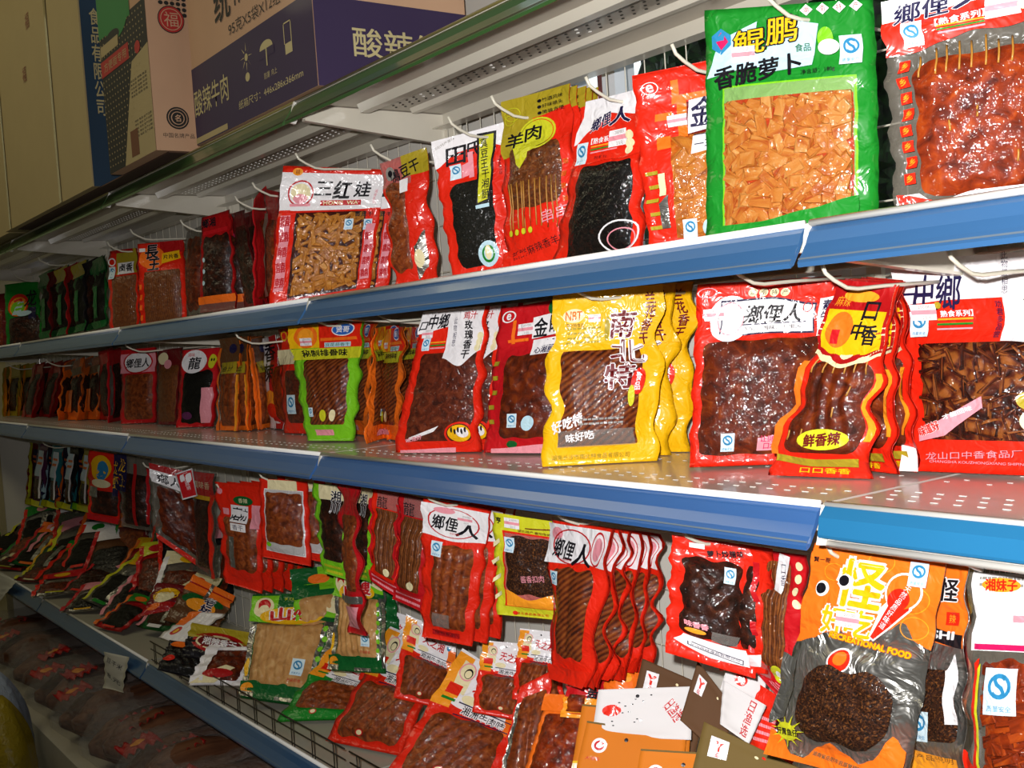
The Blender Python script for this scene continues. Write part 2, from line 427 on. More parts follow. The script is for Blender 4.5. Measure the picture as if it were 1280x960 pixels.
def paint(S, par, els, org):
    for e in els:
        k = e[0]
        if k == 'w': contents(S, par, *e[1:6], org, **(e[6] if len(e) > 6 else {}))
        elif k == 'r': S.grid(S.mb, e[1], e[3], e[2], e[4], cv(e[5]), S.step())
        elif k == 'b': S.grid(S.mb, e[1], e[2], e[3], e[4], cv(e[5]), S.step(), nu=max(6, int(30*S.res)))
        elif k == 'e': S.ell(S.mb, *e[1:5], cv(e[5]), S.step())
        elif k == 'o': S.ell(S.mb, *e[1:5], cv(e[5]), S.step(), inner=1-(e[6] if len(e) > 6 else .15))
        elif k == 'p': S.poly(S.mb, e[1], cv(e[2]), S.step())
        elif k == 't':
            o = dict(e[6]) if len(e) > 6 else {}; oc = o.pop('out', None); ow = o.pop('ow', .05)
            if oc: S.text(S.mb, e[1], e[2], e[3], e[4], cv(oc), S.step(), **dict(o, off=ow))
            S.text(S.mb, e[1], e[2], e[3], e[4], cv(e[5]), S.step(.0003), **o)
        elif k == 'q':
            _, u, v, w_ = e; hh = w_*S.w/S.h*1.3
            S.grid(S.mb, u-w_/2, u+w_/2, v-hh/2, v+hh/2, cv('qs'), S.step())
            a = S.step(); S.ell(S.mb, u, v+hh*.12, w_*.36, w_*.36*S.w/S.h, cv('qsb'), a, inner=.72, n=18)
            S.text(S.mb, 'S', u, v+hh*.12, hh*.5, cv('qsb'), a, off=.02)
            S.text(S.mb, '质量安全', u, v-hh*.36, hh*.13, cv('qsb'), a, w=w_*.75)
        elif k == '$':
            _, u, v, w_ = e[:4]; hh = w_*S.w/S.h*.62; mb = MB(); a = S.step(.0005)
            S.grid(mb, u-w_/2, u+w_/2, v-hh/2, v+hh/2, cv('white'), a)
            S.grid(mb, u-w_/2, u+w_/2, v-hh*.14, v+hh*.14, cv('pink'), a+.0002)
            S.text(mb, '200/001', u+w_*.1, v+hh*.33, hh*.2, cv('grey'), a+.0002)
            S.text(mb, '2.5元', u+w_*.1, v-hh*.33, hh*.22, cv('grey'), a+.0002)
            o = mb.build('price_sticker', par, org); KIDS.setdefault(par.name, []).append(o)
        elif k == 'lines':
            _, u0, u1, v0, v1, n, col = e; a = S.step()
            for i in range(n):
                v = lerp(v0, v1, i/max(1, n-1)); t = abs(v1-v0)/max(1, n-1)*.22
                u = u0
                while u < u1-.01:
                    l = random.uniform(.02, .06); S.grid(S.mb, u, min(u1, u+l), v-t, v+t, cv(col), a, 1, 1); u += l+.008
BAGS = {}
MATTE = dict(ocard='#cc7000', bcard='#58381a', acard='#685220', wcard='#dad6d6', ycard='#dcb010')
def solve_plane(q, y, tilt, aspect, side, restz):
    """a sheet through the pixel quad, resting at depth y (or on a shelf at height restz); its turn about the vertical is the one that gives the packet its true proportions"""
    mb_ = ((q[2][0]+q[3][0])/2, (q[2][1]+q[3][1])/2)
    Q = on_z(mb_, restz) if restz is not None else on_y(mb_, y)
    d = Q-CAM; az = math.atan2(d.y, d.x); best = None
    for k in range(-82, 83, 2):
        if side == 'L' and k > 2: continue
        if side == 'R' and k < -2: continue
        a = az+math.radians(k)
        nn = V((math.cos(a), math.sin(a), 0)); up = (V((0, 0, 1))*math.cos(tilt)+nn*math.sin(tilt))
        hh = V((-math.sin(a), math.cos(a), 0)); n = hh.cross(up).normalized()
        try: P = [on_plane(p, Q, n) for p in q]
        except ZeroDivisionError: continue
        w_ = ((P[1]-P[0]).length+(P[2]-P[3]).length)/2; h_ = ((P[0]-P[3]).length+(P[1]-P[2]).length)/2
        if max((p-Q).length for p in P) > .6 or h_ == 0: continue
        sc_ = abs(math.log(w_/h_/aspect))+abs(k)*.0015
        if best is None or sc_ < best[0]: best = (sc_, P, k)
    return best[1]
def bag(name, label, cat, quad, els, y=.12, z=None, tilt=0, aspect=.68, side='L', bg='red', group=None, back=None, minz=None, key=None, **o):
    P = solve_plane([tuple(p) for p in quad], y, math.radians(tilt), aspect, side, z)
    if minz is not None:
        P = [V((p.x, p.y, max(p.z, minz))) for p in P]
        if minz >= 0:
            for a_, b_ in ((1, 2), (0, 3)):
                if P[b_].z > minz+.002:
                    d_ = P[b_]-P[a_]; P[b_] = P[b_]+d_*min(.35, (P[b_].z-minz-.001)/max(.02, -d_.z))
    S = Sheet(P[0], P[1], P[2], P[3], **o)
    org = (P[2]+P[3])/2
    root = empty(name, org, label, cat, group)
    S.body(cv(bg), cv(back) if back else None)
    paint(S, root, els, org)
    ob = S.mb.build('pouch', root, org); KIDS.setdefault(root.name, []).append(ob)
    root['_w'] = S.w; root['_h'] = S.h
    del root['_w'], root['_h']
    if key: BAGS[key] = root
    return root
ORD = ['second', 'third', 'fourth', 'fifth', 'sixth', 'seventh', 'eighth', 'ninth', 'tenth']
def stack(root, n, d, label, group, rot=0.0, jit=.002, drop=0):
    """more of the same packet on the same peg, each a thing of its own"""
    root['group'] = group; out = []
    for i in range(n):
        c = copy_tree(root)
        c.location = root.location+V(d)*(i+1)+V((random.uniform(-jit, jit), 0, random.uniform(-jit, 0)-drop*(i+1)))
        c.rotation_euler = (0, random.uniform(-.01, .01), math.radians(rot)*(i+1))
        c['label'] = label.replace('#', ORD[i]); c['group'] = group; out.append(c)
    return out
# ================================================================ the setting
enam = plain('shelf_enamel', '#cfc8b8', .32, 0, .5, (20.0, .15, .001))
enam_g = plain('shelf_enamel_top', '#c2b6ae', .36, .1, .35, (30.0, .12, .001))
dotw = plain('slot_edge_and_hole_light', '#f6f4ee', .4)
doth = plain('hole', '#2a2620', .7)
wallm = plain('wall_paint', '#d8d4ca', .7, 0, 0, (60.0, .2, .001))
wirem = plain('white_wire', '#d8d2c0', .35, 0, .4)
dwire = plain('shaded_chrome_wire', '#3a352e', .4, .7)  # chrome fence wires, with the shade painted in as a dark colour
def struct(o): o['kind'] = 'structure'; return o
WX0, WX1, WZ0, WZ1 = -.96, 1.4, .24, 1.5
mb = MB(); mb.box((-5.93, .42, -1.25), (WX0, .50, 2.2), wallm); mb.box((WX0, .42, -1.25), (2.6, .50, WZ0), wallm)
mb.box((WX0, .42, WZ1), (2.6, .50, 2.2), wallm); mb.box((WX1, .42, WZ0), (2.6, .50, WZ1), wallm)
struct(mb.build('wall_back', None, (-1.6, .46, -1.25)))
mb = MB(); mb.box((-6.05, -2.5, -1.25), (-5.93, .5, 2.2), plain('side_wall_paint', '#b9ae86', .7)); struct(mb.build('wall_left', None, (-6, -1, -1.25)))
mb = MB(); mb.box((-6.05, -2.5, -1.33), (2.6, .6, -1.25), plain('floor_tile', '#6e6860', .3, 0, .3)); struct(mb.build('floor', None, (-1.7, -1, -1.25)))
# the window behind the right half of the shelving, and what stands outside it
fr = plain('window_frame_paint', '#d9dde2', .4, 0, .3); rdw = plain('red_post', '#7a1c1c', .5)
mb = MB()
for a, b in (((WX0, .43, WZ0), (WX0+.05, .49, WZ1)), ((WX1-.05, .43, WZ0), (WX1, .49, WZ1)), ((WX0, .43, WZ0), (WX1, .49, WZ0+.04)), ((WX0, .43, WZ1-.05), (WX1, .49, WZ1)), ((-.80, .43, WZ0), (-.765, .48, WZ1)), ((.35, .43, WZ0), (.39, .48, WZ1))):
    mb.box(a, b, fr)
win = struct(mb.build('window_1', None, (.2, .46, WZ0)))
gl, nt, b = newmat('window_glass')
b.inputs['Base Color'].default_value = (.02, .02, .02, 1); b.inputs['Roughness'].default_value = .02; b.inputs['Alpha'].default_value = .08
mb = MB(); mb.box((WX0+.05, .455, WZ0+.04), (WX1-.05, .459, WZ1-.05), gl); o = mb.build('glass_pane', win, (.2, .46, WZ0))
mb = MB(); mb.box((-1.44, .98, -1.2), (-1.385, 1.03, 1.8), rdw); tag(mb.build('red_post', None, (-1.41, 1.0, -1.2)), 'dark red post standing outside the window left of the green hedge', 'post')
# hedge outside
hm, nt, b = newmat('hedge_leaf')
ob = nd(nt, 'ShaderNodeNewGeometry'); nz = nd(nt, 'ShaderNodeTexNoise', Scale=30.0, Detail=5.0); nt.links.new(ob.outputs['Position'], nz.inputs[0])
cr = nd(nt, 'ShaderNodeValToRGB'); cr.color_ramp.elements[0].color = lin('#06140a'); cr.color_ramp.elements[0].position = .4; cr.color_ramp.elements[1].color = lin('#2c5a24'); cr.color_ramp.elements[1].position = .7
nt.links.new(nz.outputs['Fac'], cr.inputs[0]); nt.links.new(cr.outputs[0], b.inputs['Base Color']); b.inputs['Roughness'].default_value = .7
mb = MB(); rnd = random.Random(3)
NX, NZ = 60, 34; vs = []; fs = []
for j in range(NZ+1):
    for i in range(NX+1):
        x = -1.76+4.2*i/NX; z = -1.2+3.4*j/NZ
        vs.append((x+rnd.uniform(-.03, .03), 1.35+.22*MN.noise(V((x*2.2, z*2.2, 0)))+rnd.uniform(-.05, .05), z))
for j in range(NZ):
    for i in range(NX): a = j*(NX+1)+i; fs.append((a, a+1, a+NX+2, a+NX+1))
N0 = len(vs); vs += [(x, 1.9, z) for x, y, z in vs[:N0]]
fs += [tuple(k+N0 for k in f[::-1]) for f in fs]
mb.add(vs, fs, hm, smooth=False)
for k in range(2600):
    x = rnd.uniform(-1.7, 2.2); z = rnd.uniform(-.2, 1.9); y = 1.22+.22*MN.noise(V((x*2.2, z*2.2, 0)))+rnd.uniform(-.06, .1); a = rnd.uniform(0, 6.28); s_ = rnd.uniform(.02, .05)
    dx, dz = math.cos(a)*s_, math.sin(a)*s_
    mb.add([(x-dx, y, z-dz), (x+dz*.4, y-.02, z-dx*.4), (x+dx, y+.01, z+dz), (x-dz*.4, y-.02, z+dx*.4)], [(0, 1, 2, 3)], hm, smooth=False)
tag(mb.build('garden_hedge', None, (.4, 1.5, -1.2)), 'dense green hedge seen outside through the window behind the top rack', 'hedge')

# ---------------------------------------------------------------- shelving
def rail_profile(z, light):
    if light: return [(.000, z+.001), (-.006, z-.002), (-.016, z-.012), (-.020, z-.030), (-.019, z-.033), (-.014, z-.031), (-.010, z-.012), (-.002, z-.006)]
    return [(.000, z-.004), (-.006, z-.010), (-.012, z-.022), (-.020, z-.033), (-.0275, z-.042), (-.0265, z-.047), (-.021, z-.044), (-.006, z-.022), (.000, z-.012)]
RAILC = {'top': '#3a5c30', 'up': '#355f8c', 'mid': '#305a92', 'low': '#2c527c'}
ZN = {'top': 'topmost', 'up': 'upper', 'mid': 'middle', 'low': 'lowest'}
SECN = ['right end section', 'section right of centre', 'section left of centre', 'second section from the left end', 'left end section']
def shelf(level, k):
    z = SZ[level]; x1 = -W*(k-1)-.004; x0 = -W*k+.004
    depth = BACK-.005; light = (k == 0 and level == 'mid')
    r = empty('shelf', ((x0+x1)/2, 0, z), '%s white steel shelf with %s price rail, %s' % (ZN[level], 'dark green' if level == 'top' else ('bright blue' if light else 'blue'), SECN[k]), 'shelf', ZN[level]+' shelves of the rack')
    org = r.location
    mb = MB(); topm = enam_g if level != 'low' else plain('basket_deck', '#aaa79a', .5, 0, .2)
    mb.box((x0, .0, z-.003), (x1, depth, z), topm)
    mb.box((x0, .0, z-.030), (x1, .002, z-.003), enam); mb.box((x0, .002, z-.030), (x1, .012, z-.028), enam)
    mb.box((x0, depth-.002, z-.035), (x1, depth, z-.003), enam); mb.box((x0, depth-.03, z-.037), (x1, depth, z-.035), enam)
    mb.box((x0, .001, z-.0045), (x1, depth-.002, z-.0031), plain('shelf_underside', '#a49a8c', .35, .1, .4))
    mb.extrude([(.115, z-.0045), (.122, z-.02), (.142, z-.02), (.149, z-.0045)], x0+.03, x1-.03, enam, close=True)
    mb.extrude([(.235, z-.0045), (.240, z-.014), (.252, z-.014), (.257, z-.0045)], x0+.03, x1-.03, enam, close=True)
    # bright rolled front lip
    mb.tube([(x0, -.001, z-.0005), (x1, -.001, z-.0005)], .0042 if level != 'top' else .0026, plain('lip_'+level, '#f2f0ec' if level != 'top' else '#6c6238', .3, 0, .5), 8)
    sl = MB()
    if level in ('mid', 'up'):
        ys = [.056, .082] + ([.108] if k == 0 else [])
        n = int((x1-x0)/.0265)
        for j, yy in enumerate(ys):
            for i in range(n):
                xx = x0+.012+i*.0265+(.013 if j % 2 else 0)
                sl.box((xx-.004, yy-.0011, z+.0002), (xx+.004, yy+.0011, z+.0007), dotw)
        for yy in (.19, .21, .26, .28):
            for i in range(n//2):
                xx = x0+.02+i*.053+(.013 if yy in (.21, .28) else 0); sl.box((xx-.003, yy-.001, z+.0002), (xx+.003, yy+.001, z+.0006), dotw)
    if level == 'top':
        n = int((x1-x0)/.026)
        for yy in (.176, .19, .204, .218):
            for i in range(n):
                xx = x0+.03+i*.026+(.013 if yy in (.19, .218) else 0)
                if xx > x1-.02: continue
                sl.box((xx-.0022, yy-.0016, z-.0056), (xx+.0022, yy+.0016, z-.0046), dotw if k >= 1 and level == 'top' and k != 1 or i % 9 == 4 else doth)  # pale dots paint the light from above that shows through the holes
    b_ = mb.build('shelf_board', r, org)
    if sl.v: sl.build('vent_slots', r, org)
    # price rail
    rm = plain('rail_'+level+('l' if light else ''), '#246a96' if light else RAILC[level], .28, 0, .5, (14.0, .08, .001))
    mb = MB(); pf = rail_profile(z, light)
    mb.extrude(pf, x0+.001, x1-.001, rm, smooth=False)
    # thin darker grooves moulded along the rail foot
    if not light:
        g = plain('rail_groove_'+level, '#5c6a78' if level != 'top' else '#3a3a22', .4)
        mb.extrude([(-.0248, z-.0376), (-.0252, z-.0372), (-.0262, z-.0388), (-.0258, z-.0392)], x0+.001, x1-.001, g)
    mb.build('price_rail', r, org)
    wm = plain('rail_end', '#e2ded6', .35, 0, .4)
    if light:
        mb = MB(); mb.box((x0, -.004, z-.044), (x1, .001, z-.030), wm); mb.tube([(x0, -.004, z-.042), (x1, -.004, z-.042)], .004, wm); mb.build('front_flange', r, org)
    mb = MB(); e = [(y, zz) for y, zz in pf]
    mb.extrude([(.004, z), (-.0035, z-.0005), (-.008, z-.014), (-.010, z-.026), (-.016, z-.042), (-.004, z-.044), (.004, z-.03)], x0-.005, x0+.0012, wm); mb.build('end_cap', r, org)
    # brackets at the left end, the plate and its bottom flange
    if level != 'low':
        bm_ = MB(); xb = x0-.002
        prof = [(.012, z-.006), (BACK-.002, z-.006), (BACK-.002, z-.082), (BACK-.02, z-.074), (BACK-.035, z-.064), (.02, z-.036), (.008, z-.030)]
        bm_.extrude(prof, xb-.0015, xb+.0015, enam)
        bm_.extrude([(.012, z-.034), (BACK-.035, z-.063), (BACK-.018, z-.073), (BACK-.003, z-.086), (BACK-.003, z-.089), (BACK-.02, z-.077), (BACK-.036, z-.067), (.012, z-.038)], xb-.0015, xb+.012, enam)
        bm_.build('bracket', r, org)
    return r
for lv in ('top', 'up', 'mid', 'low'):
    for k in range(0, 5): shelf(lv, k)
# base deck behind the rolls at the foot of the rack
for k in range(0, 5):
    x1 = -W*(k-1)-.004; x0 = -W*k+.004; mb = MB()
    mb.box((x0, -.14, -1.03), (x1, .335, -1.0), enam); mb.box((x0, -.14, -1.25), (x1, -.13, -1.03), enam)
    tag(mb.build('base_deck', None, ((x0+x1)/2, .1, -1.25)), 'white steel base deck at the foot of the rack, '+SECN[k], 'shelf', 'base decks of the rack')
# uprights
UPN = ['at the right end', 'behind the skewers and black packets', 'behind the packets left of centre', 'between the two far left sections', 'near the far left end', 'at the far left end']
for k in range(-1, 5):
    x = -W*k; mb = MB()
    mb.box((x-.014, .337, -1.25), (x-.011, .372, .76), enam); mb.box((x+.011, .337, -1.25), (x+.014, .372, .76), enam); mb.box((x-.011, .369, -1.25), (x+.011, .372, .76), enam)
    mb.box((x-.014, .336, -1.25), (x-.004, .338, .76), enam); mb.box((x+.004, .336, -1.25), (x+.014, .338, .76), enam)
    z = -1.2
    while z < .74: mb.box((x-.004, .3375, z+.012), (x+.004, .3395, z+.025), enam); z += .05
    tag(mb.build('rack_upright', None, (x, .35, -1.25)), 'white slotted steel upright of the rack '+UPN[k+1], 'upright', 'uprights of the rack')
# wire back panels
for k in range(0, 5):
    x1 = -W*(k-1)-.018; x0 = -W*k+.018; mb = MB()
    z = -.95
    while z < .68:
        mb.tube([(x0, .352, z), (x1, .352, z)], .0014, wirem, 5, False); z += .1
    n = 24 if k < 3 else 18
    for i in range(n+1):
        x = lerp(x0, x1, i/n); mb.tube([(x, .3495, -.97), (x, .3495, .66)], .0011 if 0 < i < n else .0024, wirem, 5, False)
    if k == 1 or k == 0:
        for xx in (x0+.006, x1-.006): mb.tube([(xx, .345, -.97), (xx, .345, .66)], .003, wirem, 6, False)
    tag(mb.build('wire_back_panel', None, ((x0+x1)/2, .352, -.97)), 'white wire grid panel at the back of the rack, '+SECN[k], 'grid panel', 'wire grid panels')
# white sheet panels behind the lower half
for k in range(0, 5):
    x1 = -W*(k-1)-.003; x0 = -W*k+.003; mb = MB(); top = .20 if k <= 1 else .66
    mb.box((x0, .376, -1.24), (x1, .380, top), wallm)
    tag(mb.build('back_panel', None, ((x0+x1)/2, .378, -1.24)), 'white sheet back panel behind the wire grid, '+SECN[k], 'panel', 'white back panels')
mb = MB(); mb.box((-4.806, .13, -1.24), (-4.800, .375, -.05), wallm); mb.box((-4.812, .105, -1.24), (-4.798, .13, -.02), plain('end_post', '#b0a47c', .5))
tag(mb.build('end_panel', None, (-4.8, .25, -1.24)), 'white sheet end panel closing the rack at the far left, under the middle shelf', 'panel')
# wire fence on the lowest shelf
for k in range(0, 3):
    x1 = -W*(k-1)-.01; x0 = -W*k+.01; mb = MB(); y = .006; z0 = SZ['low']
    mb.tube([(x0, y, z0+.058), (x1, y, z0+.058)], .0017, dwire, 6); mb.tube([(x0, y, z0+.036), (x1, y, z0+.036)], .0015, dwire, 6)
    mb.tube([(x0, y, z0+.006), (x1, y, z0+.006)], .0015, dwire, 6)
    x = x0+.03
    while x < x1: 
        for dx in (0, .012): mb.tube([(x+dx, y, z0), (x+dx, y, z0+.058)], .0012, dwire, 5)
        x += .1
    tag(mb.build('wire_fence', None, ((x0+x1)/2, y, z0)), 'low shade-darkened wire fence along the front of the lowest shelf, '+SECN[k], 'fence', 'wire fences of the lowest shelf')
# ---------------------------------------------------------------- pegs
PEG = [0]
def peg(hole, y, where, level='top', L=.055, up=.032, pt=None):
    P = pt if pt is not None else on_y(hole, y)
    if P.z > SZ[level]-.03: P.z = SZ[level]-.03
    y0 = P.y; mb = MB()
    pts = [V((P.x, .345, P.z+.006)), V((P.x, y0+.05, P.z+.003)), V((P.x, y0, P.z+.001)), V((P.x, y0-.02, P.z+.003)), V((P.x, y0-L*.75, P.z+.012)), V((P.x, y0-L, P.z+.02)), V((P.x, y0-L-.006, P.z+.02+up*.35))]
    mb.tube(pts, .0024, wirem, 8)
    mb.box((P.x-.012, .343, P.z-.012), (P.x+.012, .3520, P.z+.02), wirem)
    o = mb.build('display_peg', None, (P.x, .345, P.z))
    tag(o, 'white wire display peg '+where, 'display peg', 'white display pegs'); return o
for h, y, w_, lv in (
    ((885, 92), .10, 'holding the orange and red packet in the top row', 'top'), ((1000, 25), .08, 'above the green framed packet in the top row', 'top'),
    ((775, 128), .12, 'through the black and white headed packet in the top row', 'top'), ((655, 148), .12, 'through the gold headed skewer packets', 'top'),
    ((600, 172), .12, 'above the black packet with the yellow strip', 'top'), ((500, 203), .14, 'above the grey headed twisted packet', 'top'),
    ((405, 212), .10, 'through the white headed packet of brown sticks', 'top'), ((348, 246), .14, 'left of the white headed packet of brown sticks', 'top'),
    ((325, 262), .16, 'over the dark packets with orange feet', 'top'), ((255, 290), .14, 'over the red packet with black lettering', 'top'),
    ((190, 300), .14, 'above the narrow brown packet in the top row', 'top'), ((160, 315), .14, 'above the red narrow packet in the top row', 'top'),
    ((70, 332), .14, 'above the dark green packets in the top row', 'top'), ((40, 352), .14, 'above the green headed packet at far left', 'top'), ((1240, -30), .12, 'above the skewer packet at the top right', 'top'),
    ((955, 356), .12, 'through the wide red packet in the middle row', 'up'), ((752, 375), .12, 'through the yellow packets', 'up'), ((1072, 362), .10, 'through the fanned skewer packets', 'up'),
    ((1228, 345), .12, 'through the packet of dark little fish', 'up'), ((500, 402), .16, 'above the orange edged packets', 'up'), ((420, 408), .14, 'above the green edged packet', 'up'),
    ((325, 430), .14, 'above the brown fanned packets', 'up'), ((182, 440), .14, 'through the white circle packet in the middle row', 'up'), ((80, 458), .14, 'above the orange fan at the left of the middle row', 'up'), ((30, 462), .14, 'above the yellow packets at the far left', 'up'),
    ((300, 616), .14, 'through the packet with the green oval under the middle shelf', 'mid'), ((205, 588), .14, 'through the white labelled clear packets', 'mid'), ((1078, 702), .10, 'through the large orange packet', 'mid'), ((1240, 712), .12, 'through the white headed packet at lower right', 'mid'),
    ((570, 632), .12, 'through the white circle packets under the middle shelf', 'mid'), ((735, 655), .12, 'through the fanned red packets', 'mid'), ((895, 680), .12, 'through the red packet of dark pieces', 'mid'), ((355, 603), .14, 'through the red framed tray packets', 'mid'), ((75, 560), .14, 'holding the striped blue packets', 'mid')):
    peg(h, y, w_, lv)
# small grey bracket under the far left end of the middle shelf
# ---------------------------------------------------------------- cartons on top
kraft = plain('kraft_board', '#a8956a', .75, 0, .05, (160.0, .15, .0008)); kraft2 = plain('kraft_board_pink', '#bc9474', .75, 0, .05, (160.0, .15, .0008))
MC['film kraftprint'] = kraft
tape = plain('strap', '#b9a878', .15, 0, 1.0); kdark = plain('box_print_blue', '#14344e', .7); kpur = plain('box_print_purple', '#2e1c40', .65, 0, .1); kcream = plain('box_print_cream', '#b7a878', .7)
kblk = plain('box_print_black', '#17140f', .7); kred = plain('box_print_red', '#a8231c', .7); kgreen = plain('box_print_green', '#2c7a3c', .7)
def carton(label, xa, xb, yf, ye, z0, z1, board, front, end):
    r = empty('carton', ((xa+xb)/2, (yf+ye)/2, z0), label, 'cardboard box'); org = r.location
    mb = MB(); mb.box((xa, yf, z0), (xb, ye, z1), board)
    mb.box((xa+.002, yf+.002, z1), (xb-.002, ye/2+yf/2-.001, z1+.004), board); mb.box((xa+.002, ye/2+yf/2+.001, z1), (xb-.002, ye-.002, z1+.004), board)
    b = mb.build('box_body', r, org)
    F = Sheet(V((xa, yf-.0006, z1)), V((xb, yf-.0006, z1)), V((xb, yf-.0006, z0)), V((xa, yf-.0006, z0)), bulge=0, rip=0, wave=0, soft=0)
    E = Sheet(V((xb+.0006, yf, z1)), V((xb+.0006, ye, z1)), V((xb+.0006, ye, z0)), V((xb+.0006, yf, z0)), bulge=0, rip=0, wave=0, soft=0, noflip=1)
    for S, fn, nm in ((F, front, 'front_print'), (E, end, 'end_print')):
        S.mb = MB(); S.lay = 0; fn(S)
        if S.mb.v: S.mb.build(nm, r, org)
    return r
zt = .684
def pf1(S):   # purple band, words, icons
    w, h = S.w, S.h; U = lambda p: ((p[0]-S.D.x)/w, (p[1]-S.D.z)/h)
    S.grid(S.mb, 0, 1, 0, [.34, .345], kpur, .0004)
    S.text(S.mb, '酸辣牛肉', .17, .18, .115, kcream, .001, w=.32, off=.01)
    S.text(S.mb, '95克X5袋X12组', .58, .40, .055, kblk, .001, w=.42)
    S.text(S.mb, '统', .33, .54, .17, kblk, .001, off=.02); S.text(S.mb, '怕刷酱', .62, .56, .16, kblk, .0008, off=.0)
    S.text(S.mb, '纸箱尺寸：446x286x366mm', .66, .075, .035, kcream, .001, w=.5)
    S.grid(S.mb, .0, .30, .005, .03, kraft, .001)
    # umbrella, sun and cup marks
    S.ell(S.mb, .66, .24, .05, .03, kcream, .001); S.grid(S.mb, .60, .72, .205, .238, kpur, .0013); S.grid(S.mb, .657, .665, .17, .24, kcream, .0015)
    for a in range(8):
        ca, sa = math.cos(a*.785), math.sin(a*.785); S.poly(S.mb, [(.50+ca*.02-sa*.003, .25+sa*.02*w/h), (.50+ca*.05, .25+sa*.05*w/h), (.50+ca*.02+sa*.003, .25+sa*.02*w/h+.004)], kcream, .001)
    S.ell(S.mb, .50, .25, .013, .015, kcream, .001); S.ell(S.mb, .50, .17, .018, .018, kcream, .001)
    S.grid(S.mb, .80, .85, .17, .21, kcream, .001); S.grid(S.mb, .795, .80, .21, .29, kcream, .001); S.grid(S.mb, .845, .85, .21, .29, kcream, .001); S.grid(S.mb, .795, .85, .285, .29, kcream, .001)
    S.text(S.mb, '防潮  向上', .68, .135, .025, kcream, .001)
def pe1(S):
    S.grid(S.mb, 0, 1, 0, .33, kpur, .0004); S.text(S.mb, '酸辣牛肉', .62, .175, .11, kcream, .001, w=.78, off=.012)
    S.text(S.mb, '—', .95, .45, .02, kblk, .001)
carton('brown cardboard box with a purple band and pale lettering on the top shelf', -1.70, -1.085, -.006, .33, zt, zt+.50, kraft2, pf1, pe1)
def pf2(S):
    S.poly(S.mb, [(0, .0), (.38, .0), (.66, .40), (1, .44), (1, .62), (.0, .62)], kblk, .0004)
    S.poly(S.mb, [(.36, .0), (1, .0), (1, .44), (.66, .41)], kraft, .0006)
    for i in range(16):
        for j in range(22):
            if i*.06 < .42+.03*j: S.ell(S.mb, .03+i*.06, .03+j*.027, .008, .0045, kraft, .0010, n=6)
    S.grid(S.mb, 0, .70, .60, 1, kgreen, .0012); S.ell(S.mb, .40, .64, .26, .09, kgreen, .0013); S.ell(S.mb, .30, .57, .16, .03, kblk, .0014); S.grid(S.mb, .02, .42, .52, .565, kraft, .0015)
    S.grid(S.mb, .0, .62, .43, .50, kred, .0014); S.text(S.mb, '方便面专用', .32, .465, .04, kraft, .0018, w=.5)
    S.ell(S.mb, .80, .45, .055, .026, kred, .0014)
    for j in range(5): S.text(S.mb, '净含量 规格 数量', .77, .33-j*.016, .010, kblk, .001, w=.34)
    for j in range(5): S.text(S.mb, '地址 电话 生产日期', .80, .16-j*.016, .010, kblk, .001, w=.34)
    S.grid(S.mb, .52, .68, .02, .13, plain('worn', '#6a4024', .8), .0012)
def pe2(S):
    S.ell(S.mb, .21, .54, .115, .057, kblk, .0006); S.ell(S.mb, .21, .54, .108, .053, kred, .0009); S.text(S.mb, '福', .21, .54, .06, kraft2, .0012); S.ell(S.mb, .21, .54, .092, .045, kraft2, .0011, inner=.93)
    S.ell(S.mb, .2, .135, .097, .046, kblk, .0006); S.ell(S.mb, .2, .135, .083, .039, kraft2, .0009, inner=.93); S.ell(S.mb, .2, .135, .058, .027, kraft2, .0009); S.ell(S.mb, .2, .135, .05, .024, kblk, .0012)
    S.text(S.mb, '名', .2, .135, .028, kraft2, .0015, off=.03); S.text(S.mb, '中国名牌产品', .2, .063, .020, kblk, .001, w=.27)
    S.text(S.mb, '广东', .44, .063, .020, kblk, .001); S.ell(S.mb, .47, .135, .097, .046, kblk, .0006)
    for i in range(12):
        for j in range(6):
            if j > 4-i*.6: S.ell(S.mb, .03+i*.05, .54+j*.022, .021, .009, kblk, .0005, n=8)
    S.grid(S.mb, .36, .6, .36, .46, kblk, .0006); S.grid(S.mb, .38, .6, .37, .45, kred, .0008)
carton('tall kraft box with a round red emblem, between the strapped and purple boxes', -2.13, -1.775, -.075, .20, zt, zt+.56, kraft2, pf2, pe2)
def pf3(S):
    for u in (.085, .70):
        S.grid(S.mb, u-.010, u+.010, 0, 1, tape, .002)
    for v, u in ((.83, .5), (.65, .42), (.9, .8)): S.text(S.mb, '福', u, v-.1, .06, plain('faint', '#8a5a44', .8), .0008)
def pe3(S):
    S.grid(S.mb, .02, 1, 0, 1, kdark, .0005); S.text(S.mb, '食\n品\n有\n限\n公\n司', .20, .42, .36, kcream, .001, w=.13, off=.02)
carton('large pale box bound with plastic straps, blue end with white vertical lettering', -3.40, -2.33, -.065, .14, zt, zt+.80, kraft, pf3, pe3)
carton('plain olive box leaning out of the left of the picture on the top shelf', -4.4, -3.42, -.05, .25, zt, zt+.75, kraft, pf3, lambda S: None)
# torn cardboard sheet under the strapped box
mb = MB(); bd = plain('dark_card', '#4a2e1e', .8); 
mb.box((-3.3, -.045, .6805), (-1.78, .1, .6835), bd); tag(mb.build('cardboard_sheet', None, (-2.5, 0, .68)), 'thin dark cardboard sheet lying under the strapped box on the top shelf', 'cardboard')
